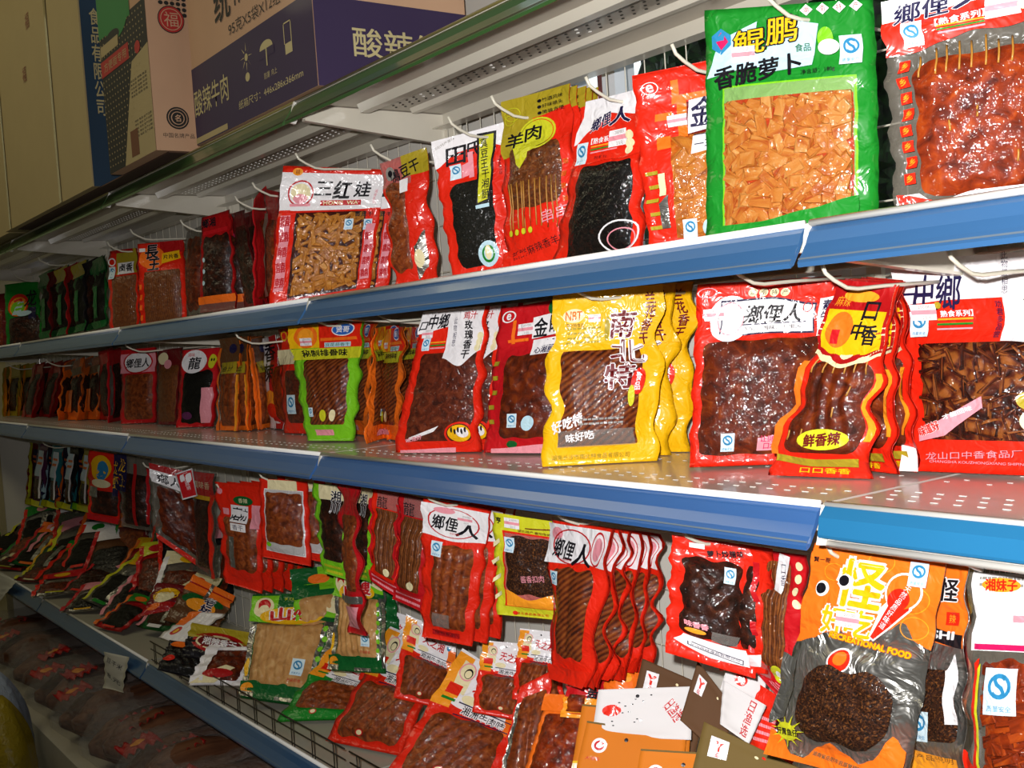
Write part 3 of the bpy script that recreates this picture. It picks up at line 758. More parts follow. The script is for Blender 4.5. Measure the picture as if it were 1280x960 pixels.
# ---------------------------------------------------------------- light
def light(name, typ, loc, energy, col, **k):
    l = bpy.data.lights.new(name, typ); l.energy = energy; l.color = col
    o = bpy.data.objects.new(name, l); COL.objects.link(o); o.location = loc
    for a, v in k.items():
        if hasattr(l, a): setattr(l, a, v)
    return o
fl = light('camera_flash', 'SPOT', CAM+_u*.06-_r*.045, 155, (1, .985, .97), spot_size=math.radians(88), spot_blend=.75, shadow_soft_size=.012)
aim = (_f*1+_r*.24+_u*.04).normalized(); fl.rotation_euler = aim.to_track_quat('-Z', 'Y').to_euler()
lt = light('ceiling_tube', 'AREA', (-2.6, -1.5, 2.0), 15, (1.0, .9, .58), shape='RECTANGLE', size=3.2, size_y=.5)
lt.rotation_euler = (V((-2.4, .3, .2))-V(lt.location)).to_track_quat('-Z', 'Y').to_euler()
wd = bpy.data.worlds.new('world'); sc.world = wd; wd.use_nodes = True; nt = wd.node_tree; bg = nt.nodes['Background']
tc = nd(nt, 'ShaderNodeTexCoord'); sp = nd(nt, 'ShaderNodeSeparateXYZ'); nt.links.new(tc.outputs['Generated'], sp.inputs[0])
mr = nd(nt, 'ShaderNodeMapRange'); mr.inputs[1].default_value = -.1; mr.inputs[2].default_value = .25; nt.links.new(sp.outputs[1], mr.inputs[0])
mx = nd(nt, 'ShaderNodeMix', _data_type='RGBA'); mx.inputs[6].default_value = (.016, .014, .009, 1); mx.inputs[7].default_value = (1.5, 1.7, 1.75, 1); nt.links.new(mr.outputs[0], mx.inputs[0])
nt.links.new(mx.outputs[2], bg.inputs[0]); bg.inputs[1].default_value = 1
sc.view_settings.view_transform = 'Standard'; sc.view_settings.look = 'None'; sc.view_settings.gamma = 1; sc.view_settings.use_curve_mapping = False
sc.view_settings.exposure = 0
# ================================================================ the packets
SB = 'food packet'
BR = dict(off=.035, shear=.15)
def brush(s, u, v, h, w=None, rot=0, col='black', out=None, ow=.06, off=.03, shear=.12):
    d = dict(off=off, shear=shear, rot=rot)
    if w: d['w'] = w
    if out: d['out'] = out; d['ow'] = ow
    return ('t', s, u, v, h, col, d)
def T(s, u, v, h, col='black', w=None, rot=0, off=0.0, **k):
    d = dict(off=off, rot=rot)
    if w: d['w'] = w
    d.update(k); return ('t', s, u, v, h, col, d)
# ------------------------------------------------ TOP ROW
bag('skewer_packet', 'clear packet of red meat skewers with a red and white header, top right corner', SB,
    [(1102, 5), (1335, -42), (1340, 250), (1120, 275)], [
    ('w', .16, .0+.085, .97, .70, 'skewer', dict(r=.10, amp=.006, stick=11, wob=.006, nm='skewer_meat')),
    ('b', 0, 1, [.745, .745, .775, .80, .785, .80, .80], 1, 'red'), ('b', 0, 1, [.90, .91, .925, .94, .95], 1, 'white'),
    brush('鄉俚', .22, .93, .085, w=.30, rot=3, col='navy', out='white'), brush('人', .53, .952, .085, w=.27, rot=4, col='navy', out='white'),
    T('XIANG LI REN SHIPIN YOUXIAN GONGSI', .34, .878, .012, 'maroon', w=.44, rot=2),
    T('【熟食系列】', .43, .862, .032, 'white', w=.27, rot=2, off=.03), ('r', .30, .838, .56, .845, 'lorange'), ('r', .30, .822, .56, .830, 'green'), ('r', .30, .806, .56, .814, 'pink'),
    ('q', .165, .825, .115), ('$', .66, .874, .19), 
    ('e', .80, .95, .05, .028, 'cream'), ('e', .80, .91, .05, .028, 'cream'), ('e', .79, .87, .05, .028, 'cream'),
    ('b', .86, 1, [.84, .85], [1, 1], 'white'), T('味\n鄉\n里\n人', .93, .925, .13, 'navy', w=.075),
    *[('r', .075, .66-i*.073, .14, .71-i*.073, 'red') for i in range(8)], *[T('乡', .107, .685-i*.073, .032, 'lorange', off=.02) for i in range(8)],
    ('p', [(.0, .0), (.30, .0), (.16, .10), (.03, .10)], 'white'), ('b', .03, .30, .035, [.105, .055], 'red'), ('b', .22, 1, .0, [.05, .085, .085, .09], 'white'), T('浏阳市乡里人食品有限公司', .62, .045, .036, 'navy', w=.72),
    ], y=.10, aspect=.72, bg='clear', wave=.004, rip=.003, bulge=.016, vt=.74, vb=.04)
bag('radish_packet', 'green framed packet of pale orange radish pieces with black and yellow lettering', SB,
    [(883, 14), (1093, -2), (1100, 272), (884, 303)], [
    ('r', .11, .035, .895, .665, 'ygreen'), ('r', .122, .042, .883, .657, 'clearish'),
    ('w', .128, .046, .877, .60, 'radbase', dict(r=.02, amp=.003, pieces=('radish', 110, .030, .018, .0055), nm='radish_sauce')),
    ('p', [(.03, .70), (.30, .74), (.34, .93), (.10, .86)], 'sky'), ('p', [(.36, .70), (.66, .72), (.70, .90), (.44, .94)], 'sky'), ('e', .28, .77, .22, .04, 'sky'),
    ('p', [(.06, .88), (.12, .91), (.18, .88), (.18, .84), (.12, .80), (.06, .83)], 'qsb'), ('p', [(.12, .895), (.17, .86), (.12, .82), (.08, .86)], 'mag'),
    brush('鲲', .29, .845, .105, w=.19, rot=5, col='yellow', out='black', ow=.085, off=.012), brush('鹏', .49, .885, .115, w=.18, rot=5, col='yellow', out='black', ow=.085, off=.012),
    T('食品', .61, .80, .035, 'dgreen', off=.02),
    T('香脆萝卜', .34, .715, .095, 'black', w=.52, rot=6, off=.035), T('净含量：180g', .70, .69, .026, 'black', w=.19, rot=3),
    *[('p', [(.60+i*.095, .96), (.637+i*.095, .985), (.675+i*.095, .96), (.637+i*.095, .935)], 'white') for i in range(4)],
    *[T('湖南特产'[i], .637+i*.095, .96, .026, 'red') for i in range(4)],
    ('e', .745, .83, .045, .05, 'ygreen'), ('e', .76, .79, .06, .035, 'white'),
    ('q', .885, .77, .125), ('$', .265, .79, .14),
    ('b', .11, .92, .0, [.055, .05, .075, .11], 'green'), 
    ], y=.085, aspect=.80, bg='green', bulge=.010, vb=.0, vt=.74, wave=.002, rip=.0035, bend=.004, kick=.004)
bag('tofu_packet', 'orange packet with a dark framed brand panel, half hidden by the green framed packet', SB,
    [(790, 95), (948, 62), (944, 302), (812, 316)], [
    ('b', 0, 1, [.995, .995], [1, 1], 'red'),
    ('r', .30, .80, .36, .93, 'orange'), ('r', .36, .81, .95, .845, 'orange'), ('r', .16, .72, .3, .76, 'orange'), ('r', .15, .56, .27, .63, 'orange'), ('r', .36, .60, .95, .80, 'maroon'), ('r', .34, .60, .42, .81, 'orange'),
    ('w', .27, .06, .95, .62, 'orangef', dict(r=.06, amp=.0035, nm='tofu_slices', pieces=('gluten', 26, .05, .035, .003))),
    ('p', [(.42, .62), (1, .66), (1, .82), (.44, .80)], 'white'), brush('金', .55, .73, .15, w=.19, col='navy'), brush('磨坊', .84, .77, .12, w=.34, col='navy'),
    ('p', [(.44, .50), (1, .54), (1, .65), (.46, .60)], 'white'), T('一品湘味', .72, .605, .045, 'navy', w=.5, off=.03), T('一三一产品全', .72, .55, .045, 'navy', w=.5, off=.03),
    ('o', .13, .90, .07, .035, 'white', .12), T('e', .13, .90, .04, 'white', off=.03), T('金磨坊', .13, .855, .016, 'white'), ('e', .82, .93, .19, .05, 'dgreen'), T('豆干', .82, .93, .06, 'cream', w=.2),
    ('$', .34, .70, .16), ('q', .40, .10, .13), ('e', .60, .10, .085, .05, 'sky'), T('食品', .60, .1, .03, 'qsb'),
    *[('r', .03+.02*(i % 2), .12+i*.075, .14, .14+i*.075, 'gold') for i in range(5)], ('r', .14, .30, .20, .42, 'cream'), ('b', .14, .22, .12, [.26, .30], 'foil')
    ], y=.13, aspect=.62, bg='red', wave=.003, bulge=.013, vt=.62)
bag('jelly_packet', 'red packet with a white peaked top over glossy black slices, in the top row', SB,
    [(735, 128), (800, 112), (806, 318), (690, 334)], [
    ('w', .16, .02, .88, .60, 'black', dict(r=.03, amp=.005, wob=.004, nm='black_slices')),
    ('b', 0, 1, [.72, .80, .90, .88, .86], 1, 'white'), ('b', 0, 1, [.60, .61, .62, .61, .62], [.74, .82, .885, .87, .86], 'red'),
    brush('鄉俚', .38, .855, .075, w=.32, rot=12, col='navy', out='white'), brush('人', .72, .87, .10, w=.36, rot=0, col='navy', out='white'),
    T('【熟食系列】', .47, .745, .035, 'white', w=.38, off=.03), ('r', .29, .708, .68, .717, 'lorange'), ('r', .29, .69, .68, .699, 'green'), ('r', .29, .672, .68, .68, 'pink'), T('净含量：85g', .45, .64, .022, 'maroon'),
    ('q', .16, .68, .17), ('$', .70, .735, .27), ('e', .88, .74, .06, .028, 'cream'), ('e', .87, .69, .06, .028, 'cream'), ('e', .86, .65, .05, .025, 'cream'),
    ('o', .80, .13, .20, .10, 'white', .1), ('o', .83, .11, .14, .07, 'pink', .1),
    ], y=.12, aspect=.60, bg='red', wave=.004, bulge=.012, vt=.62, neck=.06, neckv=.95)
LAMBS = 'gold headed skewer packets on one peg'
r = bag('skewer_packet', 'gold and red headed packet of brown skewers, front one of its peg', SB,
    [(628, 128), (712, 104), (722, 322), (632, 338)], [
    ('b', 0, 1, [.70, .71, .72], 1, 'red'), ('b', 0, 1, [.84, .86, .885], 1, 'gold'), ('b', 0, .45, [.66, .70], [.90, .92], 'gold'), 
    ('w', .10, .34, .86, .71, 'lamb', dict(r=.2, amp=.006, stick=11, down=True, wob=.006, nm='skewer_meat')),
    ('o', .55, .76, .26, .09, 'lemon', .12), ('e', .55, .76, .22, .075, 'lemon'), ('e', .40, .72, .2, .06, 'lemon'), ('p', [(.28, .60), (.34, .57), (.44, .63), (.44, .7), (.22, .7)], 'lemon'),
    brush('羊', .24, .745, .085, w=.24), brush('肉', .50, .765, .085, w=.22), ('o', .2, .90, .12, .04, 'lemon', .08), ('o', .15, .87, .08, .03, 'lemon', .1),
    T('●竹酒风味', .76, .94, .022, 'black', w=.38), T('●好味嚼头', .76, .905, .022, 'black', w=.38), T('●简装方便', .76, .87, .022, 'black', w=.38),
    ('b', 0, 1, 0, [.10, .18, .15], 'red'), T('新鲜麻辣香羊肉', .55, .10, .05, 'black', w=.8, rot=10), T('串串', .80, .27, .08, 'pink', rot=10), *[T('囍', .93, .28+i*.07, .03, 'orange') for i in range(5)],
    *[('e', .20+.10*i, .20, .03, .018, 'lemon') for i in range(4)],
    ], y=.13, aspect=.50, bg='red', bulge=.012, vt=.72, wave=.003)
stack(r, 4, (.0, .016, 0), 'gold and red headed packet of brown skewers, # on its peg counted from the front', LAMBS, rot=-1)
r = bag('seaweed_packet', 'red packet of dark kelp with a yellow vertical name strip, top row', SB,
    [(540, 178), (634, 152), (640, 336), (566, 350)], [
    ('w', .16, .06, .78, .66, 'seaweed', dict(r=.16, amp=.0018, nm='kelp_sheet')),
    ('b', 0, 1, [.80, .88, .90, .84], 1, 'white'), brush('田', .30, .86, .12, w=.26), brush('氏', .55, .88, .10, w=.20), T('浏阳特产美味', .16, .96, .022, 'grey', w=.3, rot=20),
    ('q', .27, .745, .16), ('p', [(.36, .69), (.52, .71), (.52, .80), (.36, .78)], 'pink'),
    ('p', [(.54, .47), (.74, .49), (.86, .96), (.60, .97)], 'black'), ('p', [(.565, .49), (.715, .505), (.82, .945), (.63, .95)], 'lemon'), T('真\n豆\n王\n干\n湘\n厨', .68, .72, .42, 'black', w=.10, off=.02), ('r', .53, .45, .73, .475, 'sky'),
    ('r', .46, .68, .53, .86, 'pink'), T('田氏美味食品', .90, .72, .02, 'maroon', w=.26, rot=78), ('e', .66, .13, .16, .09, 'sky'), ('o', .66, .13, .10, .06, 'green', .3), ('e', .66, .14, .05, .05, 'cream')
    ], y=.12, aspect=.50, bg='red', wave=.004, bulge=.01, vt=.70, side='L')
stack(r, 1, (0, .018, 0), 'red edged kelp packet hanging right behind the yellow stripped one', 'kelp packets on one peg', rot=-1)
bag('dried_tofu_packet', 'twisted grey and gold headed packet with a wavy red side, in the top row', SB,
    [(476, 205), (532, 184), (548, 352), (494, 366)], [
    ('b', 0, .62, [.80, .78], [1, 1], 'clearish'), ('b', .45, 1, [.84, .82], 1, 'gold'), T('鴨豆干', .50, .885, .10, 'black', w=.62, rot=10, off=.03), ('e', .18, .90, .10, .05, 'grey'), ('e', .18, .90, .05, .025, 'black'),
    ('w', .06, .14, .50, .82, 'jerky', dict(r=.1, amp=.004, nm='tofu_strips', wob=.01)), ('b', .60, .85, [.05, .12], [.30, .40], 'foil'),
    ('r', .40, .72, .58, .82, 'white'), ('e', .68, .20, .10, .07, 'cream')
    ], y=.14, aspect=.38, bg='red', wave=.007, wavek=1.6, rip=.006, bulge=.01, vt=.8)
r = bag('tofu_stick_packet', 'red packet of golden brown sticks under a white header, hanging nearest the front', SB,
    [(354, 207), (482, 212), (462, 362), (336, 384)], [
    ('r', .17, .03, .86, .66, 'sauce'),
    ('w', .19, .05, .85, .655, 'sauce', dict(r=.05, amp=.002, pieces=('tofu', 125, .032, .012, .0055), nm='dark_sauce')),
    ('b', 0, 1, [.67, .67], .95, 'white'), ('b', 0, 1, .665, .68, 'red'),
    ('e', .15, .955, .05, .028, 'lorange'), T('囍', .15, .955, .032, 'maroon'), ('o', .20, .80, .125, .095, 'crimson', .12), ('e', .20, .80, .095, .07, 'cream'), ('e', .20, .76, .07, .035, 'pink'), ('r', .10, .705, .30, .725, 'pink'),
    brush('三', .42, .835, .10, w=.16), brush('红', .60, .825, .13, w=.16, off=.045), brush('娃', .80, .83, .12, w=.15), ('r', .40, .705, .80, .745, 'crimson'), T('HONG  WA', .60, .725, .028, 'cream', w=.34, off=.03),
    T('湘\n食\n系\n列', .93, .77, .12, 'pink', w=.03), T('香豆干', .84, .63, .035, 'black', w=.18, off=.03),
    ('b', .03, .125, .10, .64, 'pink'), *[T('囍', .078, .16+i*.11, .07, 'crimson', off=.03) for i in range(5)], ('b', .875, .965, .10, .55, 'pink'), *[T('囍', .92, .15+i*.10, .06, 'crimson', off=.03) for i in range(4)],
    ('q', .70, .55, .085), T('益阳市大风食品厂', .35, .03, .022, 'pink', w=.36), ('lines', .1, .5, .005, .012, 2, 'pink'),
    ], y=.095, aspect=.72, bg='red', wave=.002, bulge=.012, vt=.68)
stack(r, 1, (0, .045, 0), 'red packet of brown sticks with white header, tucked behind its twin', 'packets of brown sticks on one peg', rot=-1)
RE = [('w', .2, .08, .8, .75, 'skewer', dict(amp=.004))]
for i, (q, lb) in enumerate(((([(330, 236), (349, 240), (352, 380), (336, 386)]), 'narrow red packet turned edge on, touching the packet of golden sticks'), (([(316, 250), (333, 232), (338, 384), (318, 386)]), 'narrow dark red packet turned edge on, next but one left of the golden sticks'))):
    bag('meat_packet', lb, SB, q, RE+[('b', 0, .3, .1, .8, 'foil' if i == 0 else 'dred')], y=.15+.02*i, aspect=.45, res=.6, bg='crimson', wave=.006, side='R' if i else 'L')
DK = 'dark packets with orange feet on one peg'
r = bag('meat_packet', 'dark brown packet with orange head and foot strip, front one of its fan', SB,
    [(252, 272), (288, 262), (296, 386), (250, 391)], [('w', .08, .15, .92, .78, 'dark', dict(amp=.005, wob=.01)), ('b', 0, 1, .08, .16, 'orange'), ('b', 0, 1, 0, .08, 'clear'), T('鄉湘', .30, .92, .09, 'black', off=.04), ('r', .1, .80, .9, .84, 'crimson'), *[('e', .2, .3+i*.12, .05, .025, 'sky') for i in range(3)]],
    y=.14, aspect=.42, res=.7, bg='dred', wave=.004)
stack(r, 5, (0, .034, 0), 'dark brown packet with orange head and foot strip, # of its fan from the left', DK, rot=-1)
MG = [('w', .15, .06, .9, .85, 'dark', dict(amp=.005)), *[('e', .18, .14+i*.09, .05, .02, 'mag') for i in range(8)]]
r = bag('meat_packet', 'dark packet edged with magenta dots, first beside the orange footed fan', SB, [(288, 268), (305, 262), (330, 384), (308, 388)], MG, y=.17, aspect=.42, res=.6, bg='maroon')
stack(r, 1, (0, .03, 0), 'dark packet edged with magenta dots, second beside the orange footed fan', 'magenta dotted packets', rot=-1)
bag('meat_packet', 'slim brown packet squeezed between the orange footed fan and the red one with black letters', SB, [(232, 290), (252, 282), (254, 390), (234, 396)], [('w', .1, .05, .9, .9, 'steak', dict(amp=.006, wob=.01))], y=.16, aspect=.4, res=.6, bg='clear')
bag('tofu_packet', 'red packet with large black lettering over brown tofu, top row left', SB,
    [(172, 305), (230, 300), (234, 402), (176, 412)], [
    ('w', .12, .02, .90, .66, 'strips', dict(r=.02, amp=.004, ribs=3, nm='tofu_squares')), ('r', .5, .86, 1, 1, 'dred'), ('e', .32, .82, .28, .13, 'orange'), brush('長', .32, .89, .16, w=.28, out='white', off=.045), brush('王', .36, .74, .13, w=.24, out='white', off=.045), ('p', [(.52, .74), (.95, .78), (.92, .88), (.55, .86)], 'yellow'), T('片片香', .74, .815, .055, 'black', w=.34, off=.03), ('r', .05, .90, .18, .94, 'white'),
    *[('r', .04, .1+.12*i, .09, .16+.12*i, 'orange') for i in range(4)]], y=.13, aspect=.62, res=.8, bg='red', wave=.003)
bag('tofu_packet', 'narrow red packet with a gold and white head panel in the top row', SB,
    [(136, 314), (172, 310), (174, 410), (138, 418)], [('w', .14, .02, .92, .68, 'strips', dict(r=.02, amp=.004, ribs=2)), ('b', .3, 1, .70, 1, 'gold'), ('r', .35, .70, .9, .84, 'white'), T('卤', .5, .77, .11, 'black', off=.04), T('香', .75, .77, .11, 'black', off=.04), ('o', .16, .86, .12, .05, 'white', .3), ('q', .15, .73, .22), ('b', .25, .9, .96, 1, 'dred')], y=.13, aspect=.5, res=.7, bg='red')
GRN = 'dark green packets at the left of the top row'
cols = ['dgreen', 'maroon', 'dgreen', 'dred', 'dgreen', 'black', 'dgreen']
xs = [52, 62, 73, 83, 94, 106, 118]
for i, x in enumerate(xs):
    bag('vegetable_packet', '%s topped slim dark packet, %s from the left in the top row cluster' % ({'dgreen': 'green', 'maroon': 'brownish', 'dred': 'red', 'black': 'black'}[cols[i]], ['first', 'second', 'third', 'fourth', 'fifth', 'sixth', 'seventh'][i]), SB,
        [(x-2, 345-i*3), (x+15, 336-i*3), (x+16, 420-i*2), (x+1, 424-i*2)], [('w', .15, .06, .88, .78, 'dark' if i % 2 else 'seaweed', dict(amp=.006, wob=.02)), ('b', 0, 1, 0, .10, 'dgreen'), ('b', 0, 1, .8, 1, 'gold' if i in (2, 4) else cols[i]), ('b', .35, .6, .15, .6, 'red' if i in (3, 1) else 'dgreen')], y=.15, aspect=.42, res=.6, bg=cols[i], group=GRN, rip=.006, wave=.005, side='R' if i % 2 else 'L')
bag('vegetable_packet', 'green headed packet with a rainbow arc picture at the far left of the top row', SB, [(6, 356), (48, 350), (54, 430), (8, 440)],
    [('w', .1, .03, .95, .48, 'dark', dict(amp=.005)), ('e', .42, .66, .30, .17, 'red'), ('e', .42, .64, .25, .14, 'lorange'), ('e', .42, .62, .20, .11, 'ygreen'), ('p', [(.25, .52), (.5, .52), (.6, .72), (.45, .72)], 'sky'), brush('龙', .78, .74, .24, w=.3), ('r', .72, .42, .9, .6, 'navy'), ('e', .6, .52, .2, .04, 'sky')], y=.14, aspect=.6, res=.8, bg='green')
bag('meat_packet', 'brown packet cut off by the left edge of the picture in the top row', SB, [(-30, 372), (10, 366), (14, 436), (-26, 446)], RE, y=.07, aspect=.6, res=.5, bg='maroon')

# ------------------------------------------------ MIDDLE ROW (standing on the middle shelf)
bag('dried_fish_packet', 'large red and white packet of dark little fish at the right of the middle row', SB,
    [(1117, 328), (1330, 312), (1335, 588), (1141, 597)], [
    ('w', .14, .15, .93, .60, 'fish', dict(r=.06, amp=.007, pieces=('fish', 80, .034, .0045, .0035), nm='dried_fish')),
    ('b', 0, 1, [.775, .79, .80, .80, .80, .80, .70], 1, 'white'), ('b', .68, 1, [.60, .58], 1, 'white'),
    brush('口', .10, .80, .08, w=.10, col='navy', off=.04), brush('中', .21, .845, .15, w=.11, col='navy', off=.04), brush('鄉', .36, .835, .16, w=.15, col='navy', off=.02), *[('e', .14+i*.05, .752+.008*i, .022, .016, 'gold') for i in range(4)],
    T('熟食系列】', .40, .735, .03, 'white', w=.20, off=.03), ('r', .28, .705, .50, .714, 'lorange'), ('r', .28, .682, .50, .691, 'green'), ('r', .28, .66, .50, .668, 'pink'), ('q', .165, .69, .12), ('$', .20, .745, .16),
    T('此\n物\n最\n相\n思', .705, .91, .19, 'navy', w=.038), T('劝\n君\n多\n品\n尝', .66, .70, .17, 'navy', w=.038), T('香\n辣', .86, .90, .13, 'mag', w=.08, off=.03), T('鱼\n仔', .86, .73, .15, 'black', w=.10, off=.03),
    ('p', [(.12, .17), (.30, .24), (.58, .35), (.58, .30), (.32, .17), (.13, .14)], 'pink'), T('味道好', .21, .20, .042, 'red', w=.17, rot=18, off=.05, out='white', ow=.10), T('才能回味', .42, .275, .022, 'white', w=.2, rot=18, off=.03),
    ('e', .84, .33, .06, .04, 'gold'), ('e', .86, .24, .08, .05, 'cream'), ('p', [(0, 0), (.13, 0), (.10, .12), (.0, .14)], 'white'),
    T('龙山口中香食品厂', .48, .085, .034, 'pink', w=.62, rot=3), T('CHANGSHA KOUZHONGXIANG SHIPIN', .5, .05, .012, 'pink', w=.6), *[('r', .03, .34+i*.09, .09, .38+i*.09, 'dred') for i in range(3)],
    ], z=.003, aspect=.76, tilt=6, bg='red', bulge=.016, vb=.1, vt=.66, wave=.004, rip=.004, kick=.01, minz=.003)
SK = 'red fanned skewer packets at the right of the middle row'
def skew_els(lab):
    return [('w', .10, .13, .88, .60, 'steak', dict(r=.12, amp=.006, ribs=5, diag=.2, stick=6, nm='skewer_meat')), ('b', 0, 1, [.64, .60, .57, .60, .64], [1, 1], 'cream'), ('b', .0, 1, [.655, .62, .59, .62, .655], 1, 'dred'), ('b', .05, .95, [.67, .64, .62, .64, .67], [.86, .86], 'yellow'), ('e', .30, .76, .2, .09, 'orange'), ('e', .5, .93, .3, .03, 'lorange'),
        brush('口', .72, .86, .09, w=.22), brush('中', .60, .76, .09, w=.20), brush('香', .78, .74, .10, w=.22), ('r', .2, .69, .32, .76, 'crimson'), T('麻辣', .24, .90, .05, 'lorange'),
        ('e', .55, .205, .26, .055, 'lemon'), T('鲜香辣', .55, .205, .065, 'maroon', w=.36, off=.06, rot=8), ('b', .06, .94, [.085, .06, .065], [.12, .10, .11], 'gold'), T('口口香香', .6, .04, .03, 'yellow', w=.5, off=.03),
        ('b', 0, .08, .12, .6, 'orange'), ('b', .93, 1, .2, .55, 'lorange')]
bag('skewer_packet', 'red skewer packet leaning left with a yellow green starburst, in front of its fan', SB, [(1052, 350), (1122, 356), (1082, 600), (958, 592)], skew_els(0), z=.004, aspect=.42, tilt=4, bg='red', wave=.007, wavek=3, rip=.006, kick=-.012, bulge=.012, vt=.62, group=SK, minz=.002)
bag('skewer_packet', 'red skewer packet just behind the starburst one, with its right side showing', SB, [(1066, 348), (1126, 352), (1118, 588), (1052, 592)], skew_els(1), y=.21, aspect=.45, tilt=2, bg='red', wave=.006, rip=.006, group=SK, minz=.003)
bag('skewer_packet', 'red skewer packet hindmost of its fan, next to the packet of little fish', SB, [(1078, 346), (1132, 350), (1145, 580), (1085, 584)], skew_els(2), y=.24, aspect=.45, tilt=0, bg='red', wave=.006, rip=.006, group=SK, minz=.003)
bag('vegetarian_steak_packet', 'wide red packet of dark seasoned slabs with an outlined white name panel, middle row', SB,
    [(872, 356), (1052, 344), (1012, 588), (862, 576)], [
    ('w', .07, .06, .93, .68, 'steak', dict(r=.04, amp=.005, nm='steak_slabs', wob=.004)),
    ('b', .10, .90, .675, [.93, .90, .92], 'white') if 0 else ('e', .25, .80, .155, .125, 'white'), ('b', .18, .86, [.70, .71, .70], [.90, .905, .86], 'navy'), ('b', .19, .85, [.708, .718, .71], [.89, .895, .85], 'white'), 
    ('o', .25, .80, .10, .09, 'pink', .08),
    brush('鄉俚人', .56, .815, .095, w=.42, col='black', rot=-1), ('r', .34, .760, .80, .766, 'navy'), T('乡情／湘味／乡里人', .56, .740, .022, 'black', w=.42), ('o', .80, .84, .035, .03, 'crimson', .2),
    *[('e', .40+i*.075, .935-.003*i, .032, .022, 'cream') for i in range(4)], *[T('湖南特产'[i], .40+i*.075, .935-.003*i, .028, 'black') for i in range(4)],
    ('b', .88, 1, .68, [.88, .89], 'white'), T('素\n牛\n排', .935, .785, .17, 'navy', w=.06, off=.04), ('o', .08, .945, .07, .028, 'pink', .15), T('福', .08, .945, .024, 'pink'), ('$', .13, .825, .15), ('q', .31, .13, .11), ('b', .55, .86, .08, [.15, .18], 'pink'), T('让挑剔的嘴\n口水直流', .71, .125, .075, 'mag', w=.28, off=.02, spacing=1.0),
    ], z=.003, aspect=.68, tilt=4, bg='red', bulge=.012, vt=.7, wave=.003, rip=.003, minz=.003)
YL = 'yellow packets on one peg in the middle row'
yel = [
    ('w', .13, .11, .82, .655, 'cuts', dict(r=.01, amp=.005, ribs=3, nm='tofu_slabs')), ('r', .13, .105, .80, .13, 'clearish'), ('r', .13, .13, .8, .2, 'clearish'),
    ('b', 0, 1, [.66, .65, .66], 1, 'yellow'), ('e', .20, .855, .10, .04, 'cream'), T('NBT', .20, .855, .05, 'orange', w=.15, off=.03), T('南北特食品', .21, .80, .024, 'black', w=.16), ('$', .39, .835, .11),
    ('lines', .12, .46, .70, .78, 4, 'gold'), ('e', .51, .77, .025, .07, 'gold'),
    T('南', .65, .79, .15, 'maroon', w=.22, off=.03, out='white', ow=.075), T('北', .71, .635, .125, 'maroon', w=.30, off=.03, rot=-6, out='white', ow=.07), T('特', .64, .495, .14, 'maroon', w=.26, off=.03, out='white', ow=.075),
    T('兰\n花\n香\n干', .88, .815, .29, 'maroon', w=.09, off=.04), ('e', .80, .46, .06, .075, 'red'), T('食\n品', .80, .46, .10, 'white', w=.05, off=.03), ('e', .75, .38, .03, .06, 'lemon'),
    T('好吃特', .20, .245, .07, 'white', w=.26, rot=20, off=.05), T('味好吃', .32, .165, .05, 'white', w=.24, off=.04, rot=8), ('lines', .3, .7, .235, .26, 2, 'grey'), T('湖南长沙市南北特食品有限公司', .42, .05, .03, 'gold', w=.66)]
ykw = dict(aspect=.64, tilt=4, bg='yellow', bulge=.012, vb=.08, vt=.68, wave=.010, rip=.007, kick=-.012, minz=.002, group=YL)
bag('dried_tofu_packet', 'yellow packet of brown tofu slabs with tall maroon characters, foremost of its peg', SB, [(692, 366), (828, 356), (822, 584), (678, 577)], yel, z=.002, wavek=2.2, ripk=2.2, **ykw)
bag('dried_tofu_packet', 'yellow packet with maroon characters, second from the front on its peg', SB, [(722, 364), (846, 354), (838, 578), (705, 574)], yel, y=.20, wavek=2.6, ripk=2.4, **ykw)
bag('dried_tofu_packet', 'yellow packet with maroon characters, rearmost on its peg', SB, [(745, 362), (868, 352), (862, 566), (735, 566)], yel, y=.245, wavek=2.2, ripk=3.4, **ykw)
bag('tofu_packet', 'red packet with a dark outlined white name panel, left of the yellow packets', SB, [(626, 386), (708, 372), (700, 570), (606, 562)], [
    ('w', .20, .10, .90, .66, 'steak', dict(r=.1, amp=.006, wob=.006, nm='tofu_pieces')), ('r', .25, .74, .30, .90, 'orange'), ('r', .2, .75, .5, .77, 'orange'), ('p', [(.55, .76), (1, .78), (1, .92), (.56, .90)], 'white'), brush('金', .68, .83, .12, w=.20), brush('磨', .90, .85, .12, w=.18), ('p', [(.58, .65), (1, .66), (1, .76), (.58, .75)], 'white'), T('一三三一', .80, .725, .04, 'navy', w=.34, off=.04), T('心湘厨味', .80, .68, .04, 'navy', w=.34, off=.04),
    ('o', .18, .93, .11, .04, 'white', .2), T('e', .18, .93, .04, 'white', off=.04), ('e', .9, .95, .12, .05, 'dgreen'), ('$', .46, .83, .22), ('q', .42, .22, .13), ('e', .63, .20, .08, .05, 'sky'), *[('r', .06, .2+i*.1, .15, .23+i*.1, 'gold') for i in range(5)], ('e', .42, .06, .07, .025, 'dgreen'), ('b', .15, .9, 0, [.03, .06], 'pink')],
    z=.003, aspect=.55, tilt=3, bg='crimson', wave=.004, minz=.003)
RS = 'red edged dried tofu packets with slanting feet in the middle row'
